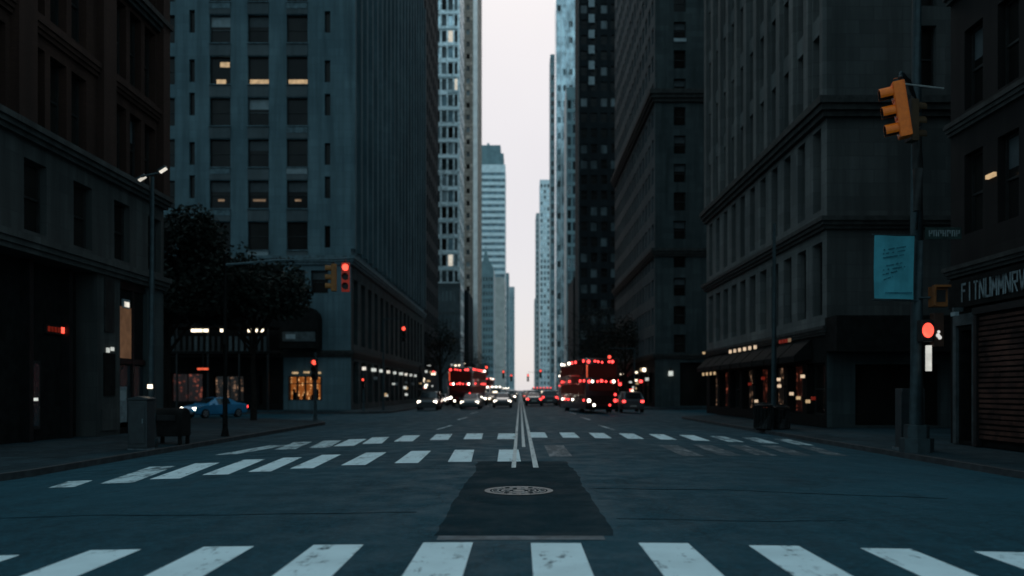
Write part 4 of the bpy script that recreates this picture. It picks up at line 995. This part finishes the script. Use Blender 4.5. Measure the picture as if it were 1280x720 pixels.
def make_car(label, paint, kind='sedan', group=None):
    """built at the origin, nose to +Y"""
    t = empty('car', label, 'car', group=group)
    # stations: y, z bottom, z belt, z top, half width bottom, belt, top
    if kind == 'sedan':
        W, Z = .91, 1.46
        st = [(-2.28, .42, .70, .74, .70, .72, .60), (-2.2, .30, .86, .98, .82, .84, .72), (-1.7, .24, .92, 1.05, .88, .90, .78), (-1.45, .22, .93, 1.08, .89, .91, .74), (-.75, .2, .93, 1.42, .90, .91, .62),
              (-.2, .2, .93, 1.46, .90, .91, .63), (.35, .2, .92, 1.41, .90, .91, .60), (1.05, .2, .91, 1.02, .90, .91, .74), (1.5, .22, .86, .93, .89, .90, .72), (2.05, .27, .76, .82, .84, .85, .66), (2.25, .40, .62, .66, .70, .72, .55)]
    elif kind == 'suv':
        W, Z = .96, 1.75
        st = [(-2.3, .50, .90, 1.0, .80, .82, .70), (-2.25, .35, 1.05, 1.15, .90, .92, .80), (-2.05, .3, 1.06, 1.68, .93, .95, .70), (-1.3, .28, 1.06, 1.75, .94, .96, .72), (-.2, .28, 1.05, 1.77, .94, .96, .72), (.35, .28, 1.04, 1.70, .94, .96, .70),
              (1.05, .28, 1.02, 1.14, .94, .96, .80), (1.6, .3, 1.0, 1.08, .93, .95, .78), (2.15, .34, .90, .98, .90, .92, .74), (2.32, .46, .72, .80, .78, .80, .62)]
    else:
        W, Z = 1.0, 2.3
        st = [(-2.7, .40, 1.2, 2.15, .93, .98, .86), (-2.65, .32, 1.2, 2.28, .95, 1.0, .90), (-1.2, .3, 1.2, 2.34, .96, 1.0, .90), (.6, .3, 1.2, 2.32, .96, 1.0, .88), (1.1, .3, 1.18, 2.12, .96, 1.0, .84), (1.75, .3, 1.12, 1.24, .95, .98, .82), (2.45, .34, .98, 1.05, .92, .95, .78), (2.6, .45, .8, .85, .8, .84, .66)]
    def ring(s):
        y, zb, zl, zt, wb, wl, wt = s
        zm = zb + (zl - zb) * .45
        half = [(wb * .86, zb), (wb, zb + .08), (wl * 1.0, zm), (wl, zl), (wt, zt - .03), (wt * .82, zt)]
        return [(x, y, z) for x, z in half] + [(-x, y, z) for x, z in reversed(half)]
    rings = [ring(s) for s in st]
    body = MB(); gl = {'side_window': MB(), 'windscreen': MB(), 'rear_window': MB()}
    n = len(rings[0])
    def rises(i): return max(st[i][3] - st[i][2], st[i + 1][3] - st[i + 1][2]) > .35
    for i in range(len(rings) - 1):
        for j in range(n):
            k = (j + 1) % n; q = (rings[i][j], rings[i][k], rings[i + 1][k], rings[i + 1][j])
            body.quad(q[0], q[3], q[2], q[1], paint)
        hi0, hi1 = st[i][3] - st[i][2], st[i + 1][3] - st[i + 1][2]
        if hi0 > .35 and hi1 > .35:                              # side glass
            for j, sg in ((3, 1), (7, -1)):
                a, b, c, d = (Vector(rings[i][j]), Vector(rings[i][j + 1]), Vector(rings[i + 1][j + 1]), Vector(rings[i + 1][j]))
                off = Vector((sg * .012, 0, .006)); m_ = (a + b + c + d) / 4
                gl['side_window'].quad(*[m_ + (p - m_) * .88 + off for p in (a, b, c, d)], M_cglass)
        elif (hi0 > .35) != (hi1 > .35):
            nm = 'windscreen' if hi0 > .35 else 'rear_window'
            a, b, c, d = (Vector(rings[i][5]), Vector(rings[i][6]), Vector(rings[i + 1][6]), Vector(rings[i + 1][5]))
            a = a.lerp(Vector(rings[i][4]), .5); b = b.lerp(Vector(rings[i][7]), .5); c = c.lerp(Vector(rings[i + 1][7]), .5); d = d.lerp(Vector(rings[i + 1][4]), .5)
            nn = (b - a).cross(d - a).normalized(); nn = nn if nn.z > 0 else -nn; m_ = (a + b + c + d) / 4
            gl[nm].quad(*[m_ + (p - m_) * .93 + nn * .03 for p in (a, b, c, d)], M_cglass)
    body.poly(list(reversed(rings[0])), paint); body.poly(rings[-1], paint)
    bo = body.build('body', parent=t, smooth=True, bevel=0)
    if kind == 'van':
        gl['rear_window'].quad((-.8, -2.72, 1.3), (.8, -2.72, 1.3), (.75, -2.71, 2.0), (-.75, -2.71, 2.0), M_cglass)
    for k, m_ in gl.items():
        if not m_.f: continue
        if k == 'side_window':                                   # one per side
            for sg in (1, -1):
                q = MB()
                for fc in m_.f:
                    if m_.v[fc[0]][0] * sg > 0: q.quad(*[m_.v[i] for i in fc], M_cglass)
                q.build(k, parent=t)
        else: m_.build(k, parent=t)
    f, r = st[-1], st[0]
    if kind == 'van':
        for xx in (-.6, 0, .6):
            g = MB(); g.box(xx - .09, xx + .09, .98, 1.14, 2.2, 2.33, M_head); g.build('roof_lamp', parent=t)
            g = MB(); g.box(xx - .08, xx + .08, -2.74, -2.6, 2.14, 2.27, M_tail); g.build('roof_lamp', parent=t)
    wr = .33 if kind == 'sedan' else .37
    for sx in (-1, 1):
        for yy in ((1.38, -1.36) if kind != 'van' else (1.6, -1.6)): wheel(t, sx * (W - .10), yy, wr, .23)
        g = MB(); yf = st[-2][0] + .06; zf = st[-2][2] - .06
        g.prism([(yf - .05, zf - .13), (yf + .11, zf - .13), (yf + .05, zf + .04), (yf - .05, zf + .06)], min(sx * (W - .4), sx * (W - .10)), max(sx * (W - .4), sx * (W - .10)), M_head, 'x'); g.build('headlight', parent=t)
        g = MB(); yr = st[1][0] - .04; zt_ = st[1][2]
        g.box(min(sx * (W - .34), sx * (W - .09)), max(sx * (W - .34), sx * (W - .09)), yr - .05, yr + .12, zt_ - .18, zt_ + .0, M_tail); g.build('tail_light', parent=t)
        g = MB(); g.box(min(sx * W, sx * (W + .17)), max(sx * W, sx * (W + .17)), .72, .86, st[5][2] - .01, st[5][2] + .12, paint); g.build('door_mirror', parent=t, bevel=.02)
    g = MB(); g.box(-W + .14, W - .14, f[0] - .18, f[0] + .03, .30, .46, M_chrome); g.box(-.4, .4, f[0] - .1, f[0] + .025, .50, .60, M_chrome); g.build('front_bumper', parent=t, bevel=.015)
    g = MB(); g.box(-W + .14, W - .14, r[0] - .03, r[0] + .18, .34, .50, M_chrome); g.build('rear_bumper', parent=t, bevel=.015)
    g = MB(); g.box(-.26, .26, r[0] - .045, r[0] - .03, .53, .66, M_plateno); g.build('number_plate', parent=t)
    if paint is PAINTS['yellow']:
        g = MB(); g.box(-.3, .3, -.3, -.1, Z + .0, Z + .16, M_bulb); g.build('roof_lamp', parent=t, bevel=.02)
    return t
# the blue car on the cross street
c = make_car('blue car with headlights on, turning out of the left side street', PAINTS['blue'])
c.location = (-21.9, 57.3, ZK); c.rotation_euler = (0, 0, math.radians(148))
# prototypes are the first of their kind in the traffic
spots_on = [  # lane x, y: oncoming (left side)
    (-8.3, 74, 'suv', 'black', 'black car with headlights on, in front of the left bus'), (-1.9, 96, 'sedan', 'white', None), (-4.9, 112, 'sedan', 'silver', None), (-1.7, 116, 'suv', 'grey', None), (-8.2, 108, 'sedan', 'yellow', None),
    (-8.2, 128, 'sedan', 'silver', None), (-5.0, 131, 'van', 'white', None), (-1.8, 134, 'sedan', 'yellow', None), (-5.0, 152, 'suv', 'grey', None), (-1.9, 156, 'sedan', 'silver', None), (-8.2, 150, 'sedan', 'black', None),
    (-8.2, 176, 'suv', 'white', None), (-5.1, 174, 'sedan', 'yellow', None), (-1.9, 180, 'sedan', 'white', None), (-5.1, 202, 'sedan', 'silver', None), (-1.9, 207, 'suv', 'grey', None), (-8.3, 212, 'van', 'white', None),
    (-1.9, 240, 'sedan', 'silver', None), (-5.1, 246, 'suv', 'white', None), (-8.2, 252, 'sedan', 'yellow', None), (-1.9, 290, 'sedan', 'grey', None), (-5.1, 300, 'van', 'white', None), (-4.9, 93, 'suv', 'black', None), (-1.8, 79, 'sedan', 'black', None), (-7.9, 95.8, 'van', 'white', None), (-4.6, 74.5, 'sedan', 'grey', None), (-8.2, 138, 'suv', 'grey', None), (-8.2, 163, 'sedan', 'silver', None), (-5, 187, 'sedan', 'black', None), (-1.9, 145, 'suv', 'white', None), (-1.9, 168, 'sedan', 'silver', None), (-5, 163, 'sedan', 'grey', None), (-1.9, 224, 'sedan', 'white', None), (-5.1, 222, 'sedan', 'silver', None), (-8.2, 232, 'sedan', 'grey', None), (-8.3, 196, 'suv', 'grey', None)] + [(-9.75, y, k, p, None) for y, k, p in ((88, 'suv', 'grey'), (101, 'sedan', 'silver'), (113, 'suv', 'black'), (126, 'sedan', 'grey'), (141, 'van', 'white'), (157, 'sedan', 'black'))] + [(-3.4, y, k, p, None) for y, k, p in ((103, 'sedan', 'yellow'), (121, 'van', 'white'), (139, 'sedan', 'silver'), (171, 'suv', 'white'), (192, 'van', 'white'))] + [(-6.6, y, k, p, None) for y, k, p in ((102, 'suv', 'white'), (120, 'sedan', 'grey'), (143, 'sedan', 'yellow'), (168, 'van', 'white'))]
spots_off = [(8.9, 67, 'suv', 'grey', 'dark car with red tail lights beside the right bus'), (1.3, 88, 'sedan', 'black', 'black car with red tail lights just right of the centre lines'), (4.8, 96, 'sedan', 'silver', None), (8.1, 92, 'suv', 'black', None), (1.6, 122, 'sedan', 'yellow', None), (4.9, 116, 'suv', 'grey', None), (8.1, 118, 'sedan', 'red', None),
    (1.7, 146, 'sedan', 'silver', None), (4.9, 140, 'van', 'white', None), (8.1, 144, 'sedan', 'black', None), (1.7, 172, 'suv', 'grey', None), (4.9, 168, 'sedan', 'yellow', None), (1.7, 200, 'sedan', 'black', None), (4.9, 204, 'sedan', 'silver', None), (8.1, 190, 'sedan', 'grey', None),
    (1.7, 236, 'sedan', 'yellow', None), (4.9, 244, 'suv', 'white', None), (1.7, 280, 'sedan', 'grey', None), (4.9, 290, 'van', 'white', None), (8.1, 260, 'sedan', 'silver', None), (8.0, 79.5, 'sedan', 'black', None), (4.9, 82, 'sedan', 'grey', None), (1.5, 104, 'suv', 'grey', None), (4.8, 128, 'sedan', 'yellow', None), (8.2, 106, 'sedan', 'silver', None), (1.6, 133, 'sedan', 'white', None), (8.1, 131, 'suv', 'black', None), (4.9, 154, 'sedan', 'black', None), (1.7, 159, 'sedan', 'grey', None), (4.9, 184, 'sedan', 'white', None), (1.7, 186, 'sedan', 'silver', None), (8.1, 160, 'suv', 'grey', None), (1.7, 216, 'suv', 'grey', None), (4.9, 224, 'sedan', 'black', None)] + [(9.75, y, k, p, None) for y, k, p in ((86, 'sedan', 'silver'), (99, 'suv', 'black'), (112, 'van', 'white'), (125, 'sedan', 'red'), (138, 'suv', 'grey'))] + [(3.2, y, k, p, None) for y, k, p in ((91, 'suv', 'grey'), (110, 'sedan', 'yellow'), (126, 'suv', 'black'), (150, 'van', 'white'), (176, 'sedan', 'silver'))] + [(6.5, y, k, p, None) for y, k, p in ((87, 'sedan', 'yellow'), (101, 'van', 'white'), (123, 'sedan', 'silver'), (148, 'suv', 'red'))]
PROTO = {}
def far(y): return 'far' if y > 160 else 'mid-distance'
for spots, oncoming in ((spots_on, True), (spots_off, False)):
    for x, y, kind, paint, lab in spots:
        key = (kind, paint); kn = {'sedan': 'car', 'suv': 'tall car', 'van': 'van'}[kind]; pn = 'yellow taxi' if paint == 'yellow' else f'{paint} {kn}'
        label = lab or (f'{far(y)} {pn} facing us with headlights on, in the queue of traffic' if oncoming else f'{far(y)} {pn} driving away with red tail lights, in the queue of traffic')
        grp = 'oncoming cars queuing down the avenue' if oncoming else 'cars driving away down the avenue'
        loc = (x + R.uniform(-.25, .25), y, zr(x)); rz = (PI if oncoming else 0) + R.uniform(-.05, .05)
        if key not in PROTO:
            o = make_car(label, PAINTS[paint], kind, grp); PROTO[key] = o; o.location = loc; o.rotation_euler = (0, 0, rz)
        else:
            copy_thing(PROTO[key], loc, rz, label, grp)

def make_bus(label, x, y, rz, z=0):
    """double-decker seen from the rear (local -Y), rows of red lamps"""
    t = empty('double_decker_bus', label, 'bus', (x, y, z), rz)
    g = MB(); g.box(-1.27, 1.27, 0, 10.2, .32, 4.2, M_busred); g.build('body', parent=t, bevel=.14, smooth=True)
    g = MB(); g.box(-1.1, 1.1, -.025, .02, 2.75, 3.75, M_busglass); g.build('rear_window', parent=t, bevel=.01)
    g = MB(); g.box(-1.0, 1.0, -.022, .02, 1.75, 2.25, M_busglass); g.build('rear_window', parent=t, bevel=.01)
    for sx in (-1.285, 1.285):
        for z0 in (1.5, 3.0):
            g = MB()
            g.box(sx - .01, sx + .01, .5, 9.6, z0, z0 + .75, M_busglass); g.build('side_window', parent=t)
    g = MB(); g.box(-.95, .95, -.02, .02, .75, 1.35, M_black)
    for k in range(6): g.box(-.85, .85, -.035, -.02, .80 + .09 * k, .84 + .09 * k, M_busred)
    g.build('engine_cover', parent=t)
    g = MB(); g.box(-1.26, 1.26, -.12, .1, .34, .58, M_black); g.build('rear_bumper', parent=t, bevel=.02)
    lamps = [(-1.05, 3.95, .13), (-.55, 3.98, .09), (-.3, 3.94, .08), (.0, 3.9, .08), (.55, 3.94, .1), (.8, 3.95, .12), (-1.0, 2.45, .12), (-.75, 2.45, .1), (-.35, 2.45, .08), (-.05, 2.5, .12), (.3, 2.45, .08), (.72, 2.42, .09), (.9, 2.45, .11), (-1.02, 1.0, .13), (-.62, .66, .1), (1.02, 1.0, .14), (.6, .66, .08), (1.02, 1.45, .1)]
    for k, (lx, lz, s) in enumerate(lamps):
        g = MB(); g.poly([(lx + s * math.cos(2 * PI * j / 12), -.045, lz + s * math.sin(2 * PI * j / 12)) for j in range(12)], M_head if k in (7, 12, 13, 14) else M_tail)
        g.tube([(lx, -.04, lz), (lx, .02, lz)], s * 1.1, M_black, 12); g.build('tail_light', parent=t)
    for s_ in (-1, 1):
        for k in range(7):
            for z, q in ((3.92, .12), (2.42, .11), (.95, .1)):
                if R.random() < .25: continue
                g = MB(); y_ = .6 + 1.42 * k + R.uniform(-.3, .3); g.box(s_ * 1.29 - .03, s_ * 1.29 + .03, y_ - q * 1.6, y_ + q * 1.6, z, z + q * 1.5, R.choice((M_tail, M_tail, M_head))); g.build('side_lamp', parent=t)
    for s_ in (-1, 1):
        g = MB(); g.box(s_ * 1.16 - .04, s_ * 1.16 + .04, -.03, .02, 2.75, 3.7, M_neon if s_ < 0 else M_busred); g.build('side_lamp_strip', parent=t)
    for s_ in (-1, 1):
        for yy in (2.2, 7.9): wheel(t, s_ * 1.1, yy, .48, .3)
    return t
make_bus('red double-decker bus seen from behind, rows of red lamps, right lanes', 6.2, 60.5, math.radians(8), zr(6))
b2 = make_bus('red double-decker bus with two bright rows of red lamps, left lanes', -6.3, 84.5, math.radians(-6), zr(6))
b1 = [o for o in bpy.data.objects if o.name == 'double_decker_bus'][0]
copy_thing(b1, (7.6, 113, zr(7)), math.radians(2), 'farther double-decker bus with red lamps, beyond the first on the right')
copy_thing(b1, (-6.9, 148, zr(7)), math.radians(-3), 'farthest double-decker bus with red lamps, beyond the left one')

# ------------------------------------------------------------------ sky, sun, camera
W = bpy.data.worlds.new('World'); S.world = W; W.use_nodes = True
nt = W.node_tree; nt.nodes.clear()
out = N(nt, 'ShaderNodeOutputWorld')
sky = N(nt, 'ShaderNodeTexSky', sky_type='NISHITA'); sky.sun_disc = False
sky.sun_elevation = math.radians(38); sky.sun_rotation = math.radians(0); sky.air_density = 1.; sky.dust_density = 2.
bg1 = N(nt, 'ShaderNodeBackground'); L(nt, sky.outputs[0], bg1.inputs[0]); bg1.inputs[1].default_value = .012
tc = N(nt, 'ShaderNodeTexCoord'); dt = N(nt, 'ShaderNodeVectorMath', operation='DOT_PRODUCT'); L(nt, tc.outputs['Generated'], dt.inputs[0]); dt.inputs[1].default_value = Vector((.0, .94, .34))
f = ramp(nt, dt.outputs['Value'], .50, .88)
cl = ramp(nt, noise(nt, tc.outputs['Generated'], 2.2, 4, .55), .3, .75)
c0 = mix_rgb(nt, cl, (.25, .42, .50), (.33, .52, .61))
c1 = mix_rgb(nt, cl, (.66, .645, .68), (.71, .70, .73))
bg2 = N(nt, 'ShaderNodeBackground'); L(nt, mix_rgb(nt, f, c0, c1), bg2.inputs[0]); bg2.inputs[1].default_value = 1.0
ad = N(nt, 'ShaderNodeAddShader'); L(nt, bg1.outputs[0], ad.inputs[0]); L(nt, bg2.outputs[0], ad.inputs[1]); L(nt, ad.outputs[0], out.inputs[0])
sun = bpy.data.lights.new('sun', 'SUN'); sun.energy = .3; sun.angle = math.radians(25); sun.color = (1., .96, .90)
so = bpy.data.objects.new('sun', sun); COL.objects.link(so); so.rotation_euler = (math.radians(-52), 0, 0)   # from ahead and above, behind cloud

cam = bpy.data.cameras.new('camera'); co = bpy.data.objects.new('camera', cam); COL.objects.link(co)
co.location = CAM; co.rotation_euler = (math.radians(90), 0, 0)
cam.sensor_width = 36; cam.lens = 36 * FPX / 1280; cam.shift_x = -10 / 1280; cam.shift_y = 128 / 1280
cam.clip_start = .1; cam.clip_end = 12000
cam.dof.use_dof = True; cam.dof.focus_distance = 15; cam.dof.aperture_fstop = .6
S.camera = co
S.view_settings.view_transform = 'Standard'; S.view_settings.look = 'None'; S.view_settings.exposure = 0; S.view_settings.gamma = 1
S.render.engine = 'CYCLES'; S.cycles.use_denoising = True; S.cycles.max_bounces = 6; S.cycles.diffuse_bounces = 3; S.cycles.glossy_bounces = 3
S.cycles.sample_clamp_indirect = 4
